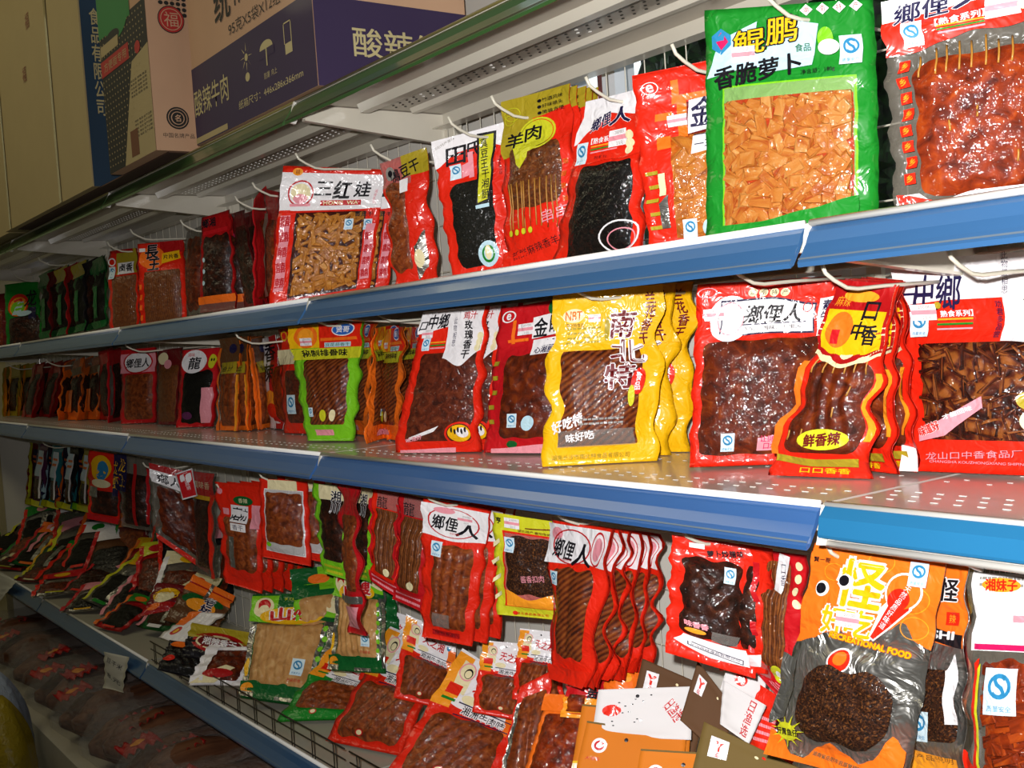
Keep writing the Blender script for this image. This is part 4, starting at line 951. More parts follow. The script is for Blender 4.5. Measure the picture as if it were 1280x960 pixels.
ros = [('w', .12, .08, .90, .70, 'brown', dict(r=.04, amp=.003, nm='dried_tofu_sheet')), ('b', 0, .5, [.84, .88], 1, 'white'), ('b', .45, .95, [.66, .60, .70], 1, 'white'), ('p', [(.5, .66), (.92, .70), (.88, .58), (.8, .55)], 'white') if 0 else ('r', .0, .80, .02, .82, 'red'),
    brush('口', .08, .895, .06, w=.10), brush('中鄉', .30, .92, .10, w=.30), T('此\n物\n相\n思', .56, .84, .20, 'navy', w=.05), T('鸡汁', .77, .945, .055, 'crimson', w=.2, off=.02), T('玫\n瑰\n香\n干', .76, .78, .26, 'black', w=.11, off=.04),
    ('q', .17, .765, .11), ('$', .16, .84, .16), ('r', .24, .77, .45, .78, 'lorange'), ('r', .24, .75, .45, .76, 'green'), ('r', .24, .73, .45, .74, 'pink'), ('e', .92, .80, .04, .025, 'cream'), ('e', .92, .76, .04, .025, 'cream'), ('e', .91, .72, .04, .025, 'cream'),
    ('p', [(.16, .08), (.5, .15), (.56, .19), (.2, .11)], 'white'), T('味道好', .26, .10, .03, 'pink', w=.2, rot=14, off=.04), ('o', .80, .13, .17, .085, 'red', .15), ('e', .80, .135, .13, .06, 'yellow'), ('e', .84, .14, .07, .035, 'white'), *[('e', .72+i*.04, .16-.012*(i % 2), .012, .02, 'black') for i in range(5)], ('b', .1, .75, 0, [.02, .035], 'pink')]
r = bag('dried_tofu_packet', 'red packet of dark tofu sheet with a white top, nearest of three alike', SB, [(529, 390), (612, 382), (598, 570), (492, 562)], ros, z=.003, aspect=.60, tilt=3, bg='red', wave=.004, bulge=.010, rip=.004, kick=-.008, minz=.003)
stack(r, 2, (0, .04, .002), 'red packet of dark tofu sheet with a white top, # of three alike', RS, rot=-4, jit=.003)
RB = 'green and orange edged packets in the middle row'
def ribl(edge): return [('w', .16, .14, .84, .70, 'cuts', dict(r=.05, amp=.005, ribs=4, diag=.3, nm='tofu_slices')), ('b', 0, 1, .70, .795, 'lemon'), T('秘制排骨味', .48, .75, .065, 'black', w=.66, off=.04), ('b', 0, .44, .80, 1, 'yellow'), ('b', .42, 1, .795, 1, 'red'), ('e', .24, .90, .16, .10, 'orange'), ('e', .24, .90, .11, .07, 'lorange'), ('$', .24, .855, .16), ('e', .76, .945, .16, .055, 'white'), ('e', .76, .945, .145, .046, 'blue'), T('贤哥', .76, .945, .05, 'white', w=.18, off=.03), ('r', .50, .80, .86, .84, 'sky'), T('豆花蒜香干', .68, .82, .03, 'dgreen', w=.34), ('r', .45, .855, .95, .88, 'orange'),
    ('q', .27, .25, .09), ('e', .50, .22, .06, .05, 'lemon'), ('e', .67, .22, .055, .05, 'cream'), ('r', .30, .05, .66, .10, 'pink')]
bag('dried_tofu_packet', 'packet of cut brown tofu in a bright green wavy edge with a yellow name band', SB, [(361, 408), (456, 402), (442, 552), (384, 551)], ribl('g'), z=.003, aspect=.66, tilt=3, bg='ygreen', wave=.006, bulge=.012, res=1, group=RB, minz=.003)
for i, (q, y_, sd) in enumerate((([(448, 408), (470, 404), (462, 546), (436, 548)], .24, 'L'), ([(468, 410), (492, 406), (482, 552), (456, 555)], .17, 'R'), ([(484, 412), (508, 408), (500, 548), (474, 552)], .2, 'L'), ([(500, 410), (524, 408), (512, 546), (486, 550)], .24, 'R'))):
    bag('dried_tofu_packet', 'orange edged packet with yellow band, %s right of the green edged one' % ['first', 'second', 'third', 'fourth'][i], SB, q, ribl('o'), y=y_, aspect=.5, bg='orange', wave=.008, rip=.006, res=.7, side=sd, group=RB, minz=.003)
bag('dried_tofu_packet', 'red packet peeking out left of the green edged one in the middle row', SB, [(348, 412), (378, 408), (388, 544), (356, 541)], [('w', .3, .1, .95, .6, 'brown', dict(amp=.003)), ('r', 0, .66, 1, .8, 'cream'), ('o', .25, .93, .14, .05, 'yellow', .3), brush('湘', .7, .86, .13), ('q', .55, .28, .3)], y=.2, aspect=.45, bg='red', res=.7, minz=.003)
bag('dried_tofu_packet', 'white and red packet with big black brush characters beside the brown fan', SB, [(326, 424), (346, 418), (354, 534), (338, 536)], [('b', .5, 1, 0, 1, 'crimson'), brush('香\n辣', .45, .72, .42, w=.7), ('e', .5, .3, .35, .12, 'lorange'), ('e', .55, .2, .3, .08, 'red')], y=.25, aspect=.5, bg='white', res=.6, wave=.006, minz=.003)
bag('meat_packet', 'red packet with a curved yellow edge behind the brown fan', SB, [(336, 428), (352, 420), (366, 536), (346, 538)], RE, y=.25, aspect=.5, bg='red', res=.6, wave=.006, minz=.003)
fan = [('w', .12, .05, .88, .72, 'jerky', dict(amp=.006, ribs=3)), ('b', 0, 1, .74, 1, 'brown'), ('r', .2, .62, .9, .74, 'gold'), T('香豆', .55, .68, .08, 'black', w=.5), ('b', 0, .12, 0, .9, 'orange'), ('b', .9, 1, 0, .6, 'lorange'), ('e', .7, .88, .18, .05, 'navy')]
for i, (q, y_, sd) in enumerate((([(278, 424), (302, 420), (300, 542), (274, 540)], .17, 'L'), ([(290, 424), (312, 420), (314, 546), (290, 545)], .19, 'L'), ([(302, 424), (318, 420), (328, 546), (308, 545)], .22, 'R'), ([(310, 424), (328, 420), (344, 543), (322, 544)], .25, 'R'))):
    bag('jerky_packet', 'golden brown packet, %s from the left in the splayed fan of the middle row' % ['first', 'second', 'third', 'fourth'][i], SB, q, fan, y=y_, aspect=.4, bg='orange', wave=.006, res=.6, side=sd, group='golden brown packets splayed in a fan', minz=.003)
bag('jelly_packet', 'packet of green black contents under a white disc with a yellow face, middle row', SB, [(228, 438), (276, 434), (268, 534), (220, 534)], [('w', .12, .05, .86, .72, 'seaweed', dict(amp=.006, wob=.01)), ('e', .38, .84, .32, .15, 'white'), brush('龍', .40, .82, .15, w=.3), T('湘味', .3, .93, .05, 'crimson'), ('e', .85, .83, .10, .09, 'lemon'), ('e', .82, .85, .02, .02, 'black'), ('e', .88, .85, .02, .02, 'black'), ('e', .35, .15, .14, .05, 'purple'), ('b', .7, .95, .05, .5, 'pink')], z=.003, aspect=.6, bg='crimson', res=.8, tilt=3, minz=.003)
bag('dried_tofu_packet', 'plain brown packet between the white disc packet and the white circle packet', SB, [(198, 438), (228, 434), (222, 530), (196, 530)], [('w', .1, .04, .9, .78, 'strips', dict(amp=.005)), ('e', .3, .88, .2, .08, 'cream'), ('e', .5, .8, .15, .06, 'pink')], y=.19, aspect=.5, bg='maroon', res=.7, minz=.003)
bag('dried_tofu_packet', 'crimson packet with black brush letters in a white circle, left part of the middle row', SB, [(154, 438), (196, 434), (196, 528), (150, 530)], [('w', .12, .05, .9, .66, 'jerky', dict(amp=.006)), ('b', 0, 1, .68, .95, 'pink'), ('e', .5, .82, .4, .14, 'white'), ('o', .5, .82, .42, .15, 'crimson', .1), brush('鄉俚人', .5, .81, .12, w=.66), ('b', 0, 1, .94, 1, 'crimson')], z=.003, aspect=.6, bg='crimson', res=.8, tilt=3, minz=.003)
for i, q in enumerate(([(134, 440), (152, 434), (152, 530), (136, 530)], [(124, 440), (140, 434), (142, 528), (124, 528)])):
    bag('meat_packet', 'slim crimson packet, %s of two left of the white circle packet' % ['right one', 'left one'][i], SB, q, [('w', .3, .05, .9, .8, 'dark', dict(amp=.004)), ('b', .05, .18, .1, .8, 'foil')], y=.18+.03*i, aspect=.45, bg='crimson', res=.5, side='RL'[i], wave=.006, minz=.003)
for i in range(5):
    x = 74+i*12
    bag('jerky_packet', 'orange footed packet, %s from the left in the orange fan of the middle row' % ['first', 'second', 'third', 'fourth', 'fifth'][i], SB, [(x+6, 454-i*2), (x+20, 448-i*2), (x+16, 526), (x-2, 525)], [('w', .1, .14, .9, .72, 'dark', dict(amp=.006, wob=.02)), ('b', 0, 1, .74, .86, 'orange' if i % 2 == 0 else 'brown'), ('b', .2, .5, .14, .5, 'orange'), ('b', 0, .8, .86, 1, 'clear')], y=.14+.02*i, aspect=.42, bg='orange', res=.5, side='RL'[i % 2], wave=.008, group='orange footed packets in a fan', minz=.003)
for i in range(4):
    x = 32+i*11
    bag('meat_packet', 'dark crimson packet, %s from the left in the middle row cluster' % ['first', 'second', 'third', 'fourth'][i], SB, [(x+12, 456-i), (x+24, 452-i), (x+10, 524), (x-4, 525)], [('w', .3, .05, .85, .8, 'dark', dict(amp=.004)), ('b', 0, .25, 0, 1, 'dred')], y=.14+.02*i, aspect=.42, bg='dred', res=.5, side='LR'[i % 2], wave=.006, group='dark crimson packets leaning together', minz=.003)
for i in range(4):
    x = 2+i*9
    bag('snack_packet', 'amber packet, %s from the left at the far left end of the middle row' % ['first', 'second', 'third', 'fourth'][i], SB, [(x+2, 460-i), (x+16, 456-i), (x+14, 522), (x+1, 524)], [('w', .15, .1, .85, .75, 'dark', dict(amp=.004)), ('b', 0, 1, .78, 1, 'gold'), ('b', 0, .2, 0, 1, 'lorange')], y=.13+.02*i, aspect=.45, bg='gold', res=.5, side='RL'[i % 2], wave=.006, group='amber packets at the far left end', minz=.003)
# ------------------------------------------------ UNDER THE MIDDLE SHELF
hz = dict(minz=-.635)
bag('shrimp_packet', 'white headed clear packet of orange red pieces at the lower right edge of the picture', SB,
    [(1212, 700), (1318, 704), (1320, 1000), (1213, 990)], [('r', .06, .62, .98, .97, 'white'), ('lines', .15, .95, .90, .955, 3, 'grey'), ('e', .40, .90, .22, .03, 'lorange'), T('湘妹子', .40, .90, .05, 'red', w=.36, off=.05), ('b', .1, .98, .625, .65, 'mag'), ('$', .75, .76, .42),
    ('w', .30, .02, .97, .59, 'skewer', dict(r=.1, amp=.005, wob=.01, nm='seasoned_pieces', pieces=('skewer', 40, .03, .016, .005))), ('b', .20, .26, 0, [.58, .60], 'red'), ('b', .25, .29, 0, [.56, .58], 'lemon'), ('q', .55, .47, .36), ('b', 0, .3, 0, [.20, .12], 'red'), ('e', .3, .03, .2, .06, 'lemon')],
    y=.10, aspect=.42, bg='clear', bulge=.013, vt=.62, wave=.003)
guai = [
    ('b', 0, 1, [.53, .56, .60, .62, .57, .60, .65, .70, .62, .60], 1, 'orange'), 
    ('o', .82, .80, .12, .06, 'lorange', .06), ('o', .55, .95, .10, .05, 'lorange', .06), ('o', .20, .88, .08, .04, 'lorange', .06), ('o', .86, .68, .10, .05, 'lorange', .06),
    T('賢一哥', .10, .93, .022, 'black', w=.13, off=.03),
    T('怪', .43, .84, .21, 'yellow', w=.34, rot=-2, off=.04, out='white', ow=.12), T('好', .27, .665, .125, 'yellow', w=.18, off=.04, out='white', ow=.12), T('吃', .47, .665, .12, 'yellow', w=.20, off=.04, out='white', ow=.12),
    ('e', .135, .80, .055, .036, 'white'), ('e', .125, .80, .040, .025, 'black'), ('e', .31, .845, .055, .036, 'white'), ('e', .30, .85, .040, .025, 'black'),
    ('p', [(.56, .62), (.60, .60), (.84, .76), (.84, .84), (.72, .84), (.62, .76)], 'white'), ('e', .755, .835, .135, .085, 'white'), ('p', [(.575, .62), (.60, .61), (.82, .76), (.81, .83), (.70, .82)], 'red'), ('e', .755, .835, .12, .075, 'orange'), ('e', .73, .80, .08, .05, 'red'),
    T('天\n然\n品\n质\n好\n味\n道', .715, .765, .22, 'white', w=.045, rot=-25),
    T('RECREATIONAL FOOD', .58, .585, .026, 'yellow', w=.62, rot=-5, off=.04, out='orange', ow=.14), ('$', .39, .68, .18), ('e', .415, .50, .092, .052, 'white'), ('e', .415, .50, .08, .045, 'red'), ('e', .415, .51, .05, .028, 'orange'),
    ('w', .16, .12, .84, .47, 'mince', dict(r=.28, amp=.008, wob=.012, nm='seasoned_shreds')), ('q', .87, .93, .13),
    ('b', .0, 1, 0, [.13, .10, .03, .025, .10, .14, .10, .06, .10, .22, .16], 'orange'), 
    *[('p', [(.155+.05*math.cos(a), .14+.03*math.sin(a)), (.155+.15*math.cos(a+.25), .14+.085*math.sin(a+.25)), (.155+.05*math.cos(a+.5), .14+.03*math.sin(a+.5))], 'lemon') for a in [k*.57 for k in range(11)]], ('e', .155, .14, .09, .045, 'lemon'), T('开胃鱼仔', .155, .14, .034, 'black', w=.20, off=.04, rot=8), T('湖南省岳阳市屈原管理区贤哥食品', .62, .05, .022, 'kraft', w=.5, rot=-6, off=.03),
    ('b', .0, .12, [.16, .2], [.50, .48], 'foil')]
bag('snack_packet', 'big orange and silver packet with yellow characters and a red spoon, lower right', SB, [(1022, 677), (1184, 697), (1136, 978), (966, 936)], guai, y=.06, aspect=.62, bg='foil', bulge=.013, vb=.08, vt=.55, wave=.002, rip=.003, bend=.004)
bag('snack_packet', 'orange headed silver packet with a black lettered strip, tucked right behind the big orange one', SB, [(1138, 694), (1208, 700), (1206, 972), (1110, 958)], [('b', 0, 1, [.64, .60], 1, 'orange'), brush('怪', .75, .86, .10, w=.3, out='white', ow=.1), ('r', .72, .70, .9, .76, 'red'), T('辣', .81, .73, .04, 'lorange'), ('b', .4, 1, [.63, .60], [.69, .66], 'black'), T('SHI', .70, .655, .036, 'white', w=.34, off=.05), ('w', .45, .16, .92, .50, 'mince', dict(amp=.004)), ('q', .52, .23, .25), ('b', 0, 1, 0, [.13, .09], 'lorange'), T('产品说明', .7, .08, .03, 'brown', w=.5), ('b', .84, .97, .25, [.5, .58], 'white')], y=.11, aspect=.45, bg='foil', bulge=.008, vt=.6)
bag('snack_packet', 'slim orange and yellow edged packet beside the silver one at lower right', SB, [(1190, 700), (1212, 702), (1212, 900), (1196, 880)], [('r', 0, 0, 1, .55, 'clearish'), ('b', .8, 1, .2, .95, 'yellow'), ('b', 0, .25, 0, 1, 'dred')], y=.17, aspect=.35, bg='orange', res=.6, side='R')
bag('strip_packet', 'red packet of upright brown strips between the glossy dark and big orange packets', SB, [(944, 686), (1010, 694), (1000, 868), (946, 842)], [('w', .12, .10, .72, .93, 'strips', dict(amp=.004, ribs=5)), ('p', [(.44, .72), (.62, .70), (.74, .98), (.54, 1)], 'white'), T('口\n香', .62, .84, .16, 'navy', w=.1), *[('e', .9, .92-i*.09, .06, .032, 'cream') for i in range(4)], ('r', .15, .03, .4, .15, 'clearish'), ('e', .60, .10, .14, .07, 'lemon'), ('e', .62, .09, .06, .04, 'white')], y=.15, aspect=.45, bg='crimson', wave=.004)
bag('strip_packet', 'crimson packet foot with slanting white lettering, beneath the brown strips', SB, [(960, 800), (1000, 800), (1002, 905), (950, 846)], [T('LIVES 麻辣', .5, .4, .18, 'pink', w=.75, rot=-40, off=.03), ('lines', .2, .8, .15, .25, 3, 'pink')], y=.17, aspect=.5, bg='crimson', res=.7)
bag('dried_meat_packet', 'red packet of glossy dark shredded pieces with a white footed label, right of centre', SB, [(840, 668), (948, 684), (944, 846), (832, 812)], [('w', .15, .20, .82, .84, 'dark', dict(r=.05, amp=.010, wob=.012, nm='shredded_pieces')), ('p', [(.08, .14), (.5, .07), (.93, .08), (.9, .20), (.18, .22)], 'white'), ('p', [(.22, .175), (.24, .135), (.86, .085), (.86, .125)], 'navy'), ('p', [(.235, .168), (.25, .14), (.85, .092), (.85, .12)], 'white'), T('长沙风味食品有限公司', .54, .13, .024, 'navy', w=.55, rot=-4), ('q', .68, .76, .13), T('萝卜炒腊味', .62, .92, .05, 'black', w=.42, rot=8, off=.03), ('r', .20, .93, .38, .97, 'white'), T('味香香', .33, .32, .045, 'pink', w=.26, off=.06), ('e', .32, .27, .12, .02, 'lorange'), ('r', .5, .22, .8, .30, 'clearish'), ('b', .93, 1, .2, .9, 'crimson')], y=.10, aspect=.68, bg='red', wave=.004, kick=.01, bulge=.012, vt=.85)
bag('dried_meat_packet', 'red packet hanging just behind the one of glossy dark pieces', SB, [(870, 672), (966, 686), (962, 842), (900, 838)], [('w', .15, .20, .82, .84, 'dark', dict(r=.05, amp=.005)), ('b', .1, .9, .06, .16, 'white')], y=.14, aspect=.6, bg='red', wave=.004, res=.8)
XR = 'fanned red packets with white heads on one peg'
xr = [('w', .12, .16, .80, .72, 'cuts', dict(r=.08, amp=.005, ribs=2, diag=0, wob=.01, nm='tofu_slices')), ('b', 0, 1, [.745, .75, .77, .75], [.99, .99], 'white'), ('e', .16, .93, .10, .04, 'pink'), ('o', .42, .86, .32, .11, 'crimson', .08), brush('鄉俚', .30, .84, .12, w=.34, rot=-6), brush('人', .62, .82, .14, w=.32, rot=0), T('XIANGLI', .36, .775, .014, 'crimson'), ('o', .86, .87, .11, .11, 'crimson', .12), ('e', .86, .87, .07, .075, 'pink'), ('q', .19, .66, .14), ('b', .05, .2, .2, .45, 'dred'), ('b', 0, 1, 0, .10, 'red')]
for i in range(6):
    q = [(688+i*14, 650+i*2), (768+i*12, 662+i), (738+i*16, 858-i*5+(i % 2)*6), (692+i*14, 846-i*3)]
    e_ = [x for x in xr if i == 0 or x[0] != 'q']
    if i: e_ = [('w', .16, .16, .93, .72, 'cuts', dict(r=.08, amp=.005, ribs=2, diag=0, wob=.015, nm='tofu_slices'))]+e_[1:]
    bag('dried_tofu_packet', 'red packet with white head and black brush characters, foremost of the fan' if i == 0 else 'red packet with a white head, %s from the front of the fan' % ORD[i-1], SB, q, e_, y=.10+.027*i, aspect=.46, bg='red', wave=.006+.001*(i % 3), wavek=2.2+.5*(i % 3), rip=.007, ripk=2+i % 3, bulge=.011, vt=.74, kick=.006, group=XR, res=1 if i < 3 else .8)
bag('sesame_packet', 'yellow green framed packet of black sesame pieces under the middle shelf', SB, [(616, 640), (704, 654), (702, 776), (622, 768)], [('r', .14, .10, .96, .84, 'red'), ('r', .17, .12, .96, .82, 'clearish'), ('w', .20, .24, .92, .80, 'mince', dict(r=.1, amp=.006, wob=.01, nm='sesame_pieces')), ('b', .2, .9, .12, [.28, .2, .26], 'lorange'), T('亨', .10, .94, .06, 'black', off=.03), ('$', .30, .93, .22), T('湖北特产·襄阳传统', .62, .87, .026, 'maroon', w=.46), ('q', .26, .72, .15), T('酱香扣肉', .62, .42, .07, 'pink', w=.34, rot=8), T('湖北食品有限公司', .58, .05, .026, 'red', w=.5), ('e', .32, .05, .04, .02, 'red'), *[('p', [(.0, .16+i*.17), (.12, .22+i*.17), (.12, .26+i*.17), (.0, .20+i*.17)], 'cream') for i in range(4)], ('b', .5, 1, [.90, .93], [.91, .94], 'maroon')], y=.13, aspect=.72, bg='lemon', wave=.002)
xw = [('w', .20, .10, .84, .70, 'jerky', dict(r=.06, amp=.006, ribs=4, wob=.006, nm='tofu_rolls')), ('b', 0, 1, [.76, .735, .76], [.98, .98], 'white'), ('o', .48, .86, .40, .105, 'crimson', .06), ('e', .48, .87, .36, .09, 'white'), brush('鄉俚', .36, .855, .10, w=.40, rot=-2), brush('人', .72, .84, .12, w=.34), T('传统风味', .52, .79, .016, 'crimson'), ('e', .35, .945, .16, .022, 'pink'), ('q', .28, .67, .17), ('$', .66, .905, .22), ('r', .25, .05, .78, .09, 'dred'), T('绿色食品', .5, .07, .022, 'black', w=.4), ('r', .28, .12, .6, .22, 'clearish')]
r = bag('dried_tofu_packet', 'red packet of ribbed rolls with a white ringed panel, left of yellow green one', SB, [(530, 622), (614, 638), (590, 808), (527, 796)], xw, y=.10, aspect=.46, bg='red', wave=.004, bulge=.012, vt=.72)
stack(r, 2, (0, .035, .001), 'red packet of ribbed rolls hanging #, behind the white ringed one', 'white ringed red packets', rot=-5, jit=.004)
st = [('w', .14, .14, .80, .80, 'strips', dict(r=.04, amp=.005, ribs=4)), ('b', .2, 1, .82, 1, 'clearish'), T('龍', .35, .88, .12, 'black'), ('e', .62, .20, .10, .04, 'cream'), ('b', 0, 1, 0, .12, 'crimson'), ('lines', .1, .9, .04, .09, 2, 'pink'), ('b', .0, .08, .2, .9, 'crimson')]
bag('strip_packet', 'red edged packet of long brown strips, left one of two under the shelf', SB, [(464, 610), (510, 618), (500, 748), (465, 724)], st, y=.13, aspect=.40, bg='red', wave=.004)
bag('strip_packet', 'red edged packet of long brown strips, right one of two under the shelf', SB, [(500, 616), (545, 626), (532, 764), (492, 748)], st, y=.15, aspect=.40, bg='crimson', wave=.006)
gn = [('w', .16, .18, .84, .84, 'dark', dict(r=.06, amp=.003, nm='dark_sheet')), ('b', .2, 1, .84, 1, 'cream'), brush('湘\n川', .62, .82, .24, w=.26, out='white', ow=.08), ('lines', .2, .8, .05, .12, 2, 'lemon')]
bag('dried_tofu_packet', 'bright green wavy edged packet of dark sheet under the middle shelf', SB, [(390, 604), (440, 608), (436, 726), (404, 716)], gn, y=.12, aspect=.46, bg='ygreen', wave=.006, rip=.004)
bag('dried_tofu_packet', 'second green edged packet, partly hidden by the long red hanging strip', SB, [(436, 608), (468, 612), (466, 728), (450, 724)], gn, y=.15, aspect=.42, bg='ygreen', wave=.008, rip=.005)
bag('jerky_packet', 'long narrow twisted red packet hanging in front of the green ones', SB, [(424, 604), (446, 608), (456, 796), (438, 790)], [('w', .2, .30, .85, .80, 'jerky', dict(amp=.006)), ('b', .2, .9, .05, .2, 'pink'), ('b', 0, 1, .22, .27, 'foil')], y=.09, aspect=.26, bg='crimson', wave=.009, wavek=1.5, rip=.008)
tr = [('r', .10, .10, .90, .88, 'white'), ('r', .115, .11, .885, .87, 'clearish'), ('w', .13, .22, .87, .84, 'jerky', dict(r=.05, amp=.006, wob=.006, nm='shredded_pieces')), ('b', .2, .8, .88, 1, 'cream'), ('e', .2, .2, .06, .03, 'ygreen'), ('lines', .2, .8, .04, .05, 1, 'dred')]
r = bag('tray_packet', 'red framed packet with a white rimmed tray of brown shreds, front one', SB, [(324, 598), (384, 602), (390, 708), (328, 696)], tr, y=.12, aspect=.66, bg='red', wave=.002)
stack(r, 2, (0, .045, 0), 'red framed tray packet, # from the front on its peg', 'red framed tray packets', rot=-1)
mo = [('w', .16, .18, .88, .68, 'jerky', dict(amp=.006, ribs=3, wob=.01)), ('p', [(.34, .64), (.72, .64), (.72, .80), (.34, .80)], 'white'), brush('磨', .46, .72, .12, w=.2), brush('坊', .62, .72, .11, w=.16), ('p', [(.36, .56), (.70, .56), (.70, .63), (.36, .63)], 'white'), T('香干', .53, .595, .05, 'navy', w=.24), ('e', .62, .85, .2, .045, 'dgreen'), T('香辣', .62, .85, .045, 'cream'), ('r', .16, .70, .30, .76, 'pink'), ('r', .80, .60, .98, .82, 'pink'), ('e', .13, .92, .06, .03, 'pink'), ('b', .3, .42, .2, .5, 'foil')]
r = bag('tofu_packet', 'red packet with a green oval and white panel of black characters under the middle shelf', SB, [(268, 602), (330, 608), (328, 742), (282, 728)], mo, y=.11, aspect=.50, bg='red', wave=.006, rip=.005)
stack(r, 5, (0, .030, -.003), 'red packet whose rounded red foot shows #, behind the green oval one', 'red packets with rounded feet on one peg', rot=-3, jit=.003)
bag('meat_packet', 'clear packet with a white lettered head and a slanting red trimmed foot', SB, [(186, 578), (244, 592), (262, 718), (196, 672)], [('w', .12, .12, .9, .74, 'steak', dict(amp=.006, wob=.01)), ('b', 0, 1, .76, .92, 'white'), T('鄉人', .4, .84, .11, 'black', w=.5, off=.03), ('b', 0, 1, .92, 1, 'dred'), ('b', 0, 1, 0, .07, 'red')], y=.13, aspect=.55, bg='clear', wave=.004)
bag('meat_packet', 'brown clear packet with a red card head, right of the white lettered one', SB, [(240, 588), (270, 592), (270, 724), (246, 716)], [('w', .12, .08, .82, .74, 'dark', dict(amp=.006)), ('b', 0, 1, .78, 1, 'crimson'), T('真味香', .5, .88, .07, 'cream', w=.7), ('b', 0, 1, .74, .78, 'yellow'), ('b', .85, 1, 0, .8, 'red')], y=.15, aspect=.46, bg='clear', wave=.006)
mb = MB(); S_ = Sheet(*solve_plane([(219, 592), (240, 585), (247, 620), (228, 625)], .09, 0, .62, 'L', None), bulge=0, wave=0, rip=0, res=.4); rt_ = empty('price_card', S_.D, 'small red and white card clipped in front of the clear packets under the middle shelf', 'card')
S_.body(cv('white')); S_.grid(S_.mb, .06, .94, .05, .95, cv('crimson'), .0006, 2, 2); S_.text(S_.mb, '厂\n价\n直\n销', .55, .6, .62, cv('white'), .0010, w=.3); S_.mb.build('card', rt_, S_.D)
bag('tofu_packet', 'yellow and red headed packet with a blue bird picture under the shelf at left', SB, [(111, 563), (150, 568), (150, 655), (110, 648)], [('w', .1, .1, .95, .45, 'dark', dict(amp=.006)), ('e', .45, .78, .32, .18, 'yellow'), ('e', .5, .74, .18, .14, 'qsb'), ('e', .5, .56, .3, .06, 'cream'), ('b', 0, 1, 0, .09, 'crimson'), ('b', .1, .4, .35, .5, 'foil'), ('b', .85, 1, .4, 1, 'navy'), T('龙\n虾', .92, .7, .4, 'yellow', w=.14)], y=.13, aspect=.55, bg='red', wave=.004, res=.8)
bag('tofu_packet', 'dark packet with yellow characters on a blue strip, right of the bird picture', SB, [(148, 566), (188, 574), (190, 664), (152, 658)], [('w', .1, .05, .95, .75, 'dark', dict(amp=.006)), ('b', 0, .3, .5, 1, 'navy'), T('龙\n王', .15, .75, .38, 'yellow', w=.2), ('b', .5, .6, .05, .9, 'dred'), ('b', .9, 1, .1, .9, 'crimson')], y=.16, aspect=.5, bg='clear', wave=.005, res=.7)
SN = 'long striped snack packets at the far left'
sc_ = ['lemon', 'navy', 'sky', 'teal', 'orange', 'sky', 'teal', 'gold']
for i in range(8):
    x = 34+i*9.5
    bag('snack_packet', 'long narrow snack packet, %s from the left in the striped bunch under the shelf' % ['first', 'second', 'third', 'fourth', 'fifth', 'sixth', 'seventh', 'eighth'][i], SB, [(x+4, 553+i), (x+16, 555+i), (x+12, 634+i), (x-3, 630+i)], [('b', .0, .25, 0, 1, sc_[i]), ('w', .3, .12, .85, .45, 'dark', dict(amp=.004)), ('b', .25, .7, .5, .9, 'qs' if i % 2 else 'navy'), ('b', .3, .7, .68, .8, 'orange'), ('b', 0, 1, 0, .1, 'lemon' if i != 6 else 'ygreen'), ('b', .7, .8, .15, .9, 'white')], y=.12+.015*i, aspect=.36, bg=['maroon', 'purple', 'navy', 'teal', 'navy', 'black', 'black', 'gold'][i], res=.5, side='RL'[i % 2], wave=.006, group=SN)
# ------------------------------------------------ LYING ON THE LOWEST SHELF
LO = -.638
def low(name, label, q, els, z=-.63, tilt=52, aspect=.66, **k):
    k.setdefault('minz', LO); return bag(name, label, SB, q, els, z=z, tilt=tilt, aspect=aspect, **k)
sau = [('b', .0, .10, .1, .75, 'foil'), ('b', .86, 1, .05, .8, 'foil'), ('w', .08, .14, .86, .72, 'sausage', dict(r=.03, amp=.009, ribs=7, nm='sausages')), ('b', 0, 1, [.74, .70, .69, .74, .72], 1, 'dgreen'), ('b', 0, .30, [.72, .70], [.98, .98], 'ygreen'), ('e', .15, .86, .11, .10, 'cream'), ('e', .15, .88, .07, .06, 'crimson'), ('e', .15, .84, .06, .045, 'cream'), ('b', .60, 1, [.80, .76], [1, 1], 'ygreen'), ('b', .66, 1, [.86, .8], [.98, .98], 'cream'), ('e', .48, .77, .36, .09, 'yellow'), T('山嫂', .50, .80, .13, 'crimson', w=.50, off=.06, rot=6, out='white', ow=.14), T('手工制作', .45, .94, .03, 'lemon'), ('q', .72, .29, .15), T('开袋即食', .72, .175, .03, 'crimson', w=.18),
    ('b', .0, 1, 0, [.14, .15, .09, .14, .07, .12], 'dgreen'), ('e', .06, .27, .03, .09, 'yellow'), ('e', .10, .08, .09, .05, 'lorange'), *[('e', .93, .2+i*.09, .03, .025, 'ygreen') for i in range(6)], ('b', 0, .2, 0, .05, 'foil'), ('b', .5, .8, 0, .03, 'foil')]
low('sausage_packet', 'packet of pale ribbed sausages with a green head and red white lettering', [(318, 746), (432, 742), (390, 888), (300, 872)], sau, tilt=42, aspect=.74, bg='dgreen', bulge=.012, wave=.003)
bag('sausage_packet', 'browner sausage packet with a green head, behind and right of the pale one', SB, [(422, 712), (482, 716), (482, 842), (414, 838)], sau, y=.16, tilt=28, aspect=.62, bg='dgreen', minz=LO)
bag('sausage_packet', 'green headed packet lying behind the pale sausages, only its head showing', SB, [(362, 712), (430, 706), (440, 780), (372, 790)], [('b', 0, 1, .5, 1, 'dgreen'), ('b', .5, 1, .6, 1, 'ygreen'), ('e', .5, .8, .2, .08, 'orange'), ('w', .1, .05, .9, .5, 'sausage', dict(amp=.006, ribs=5))], y=.24, tilt=35, aspect=.7, bg='ygreen', minz=LO, res=.8)
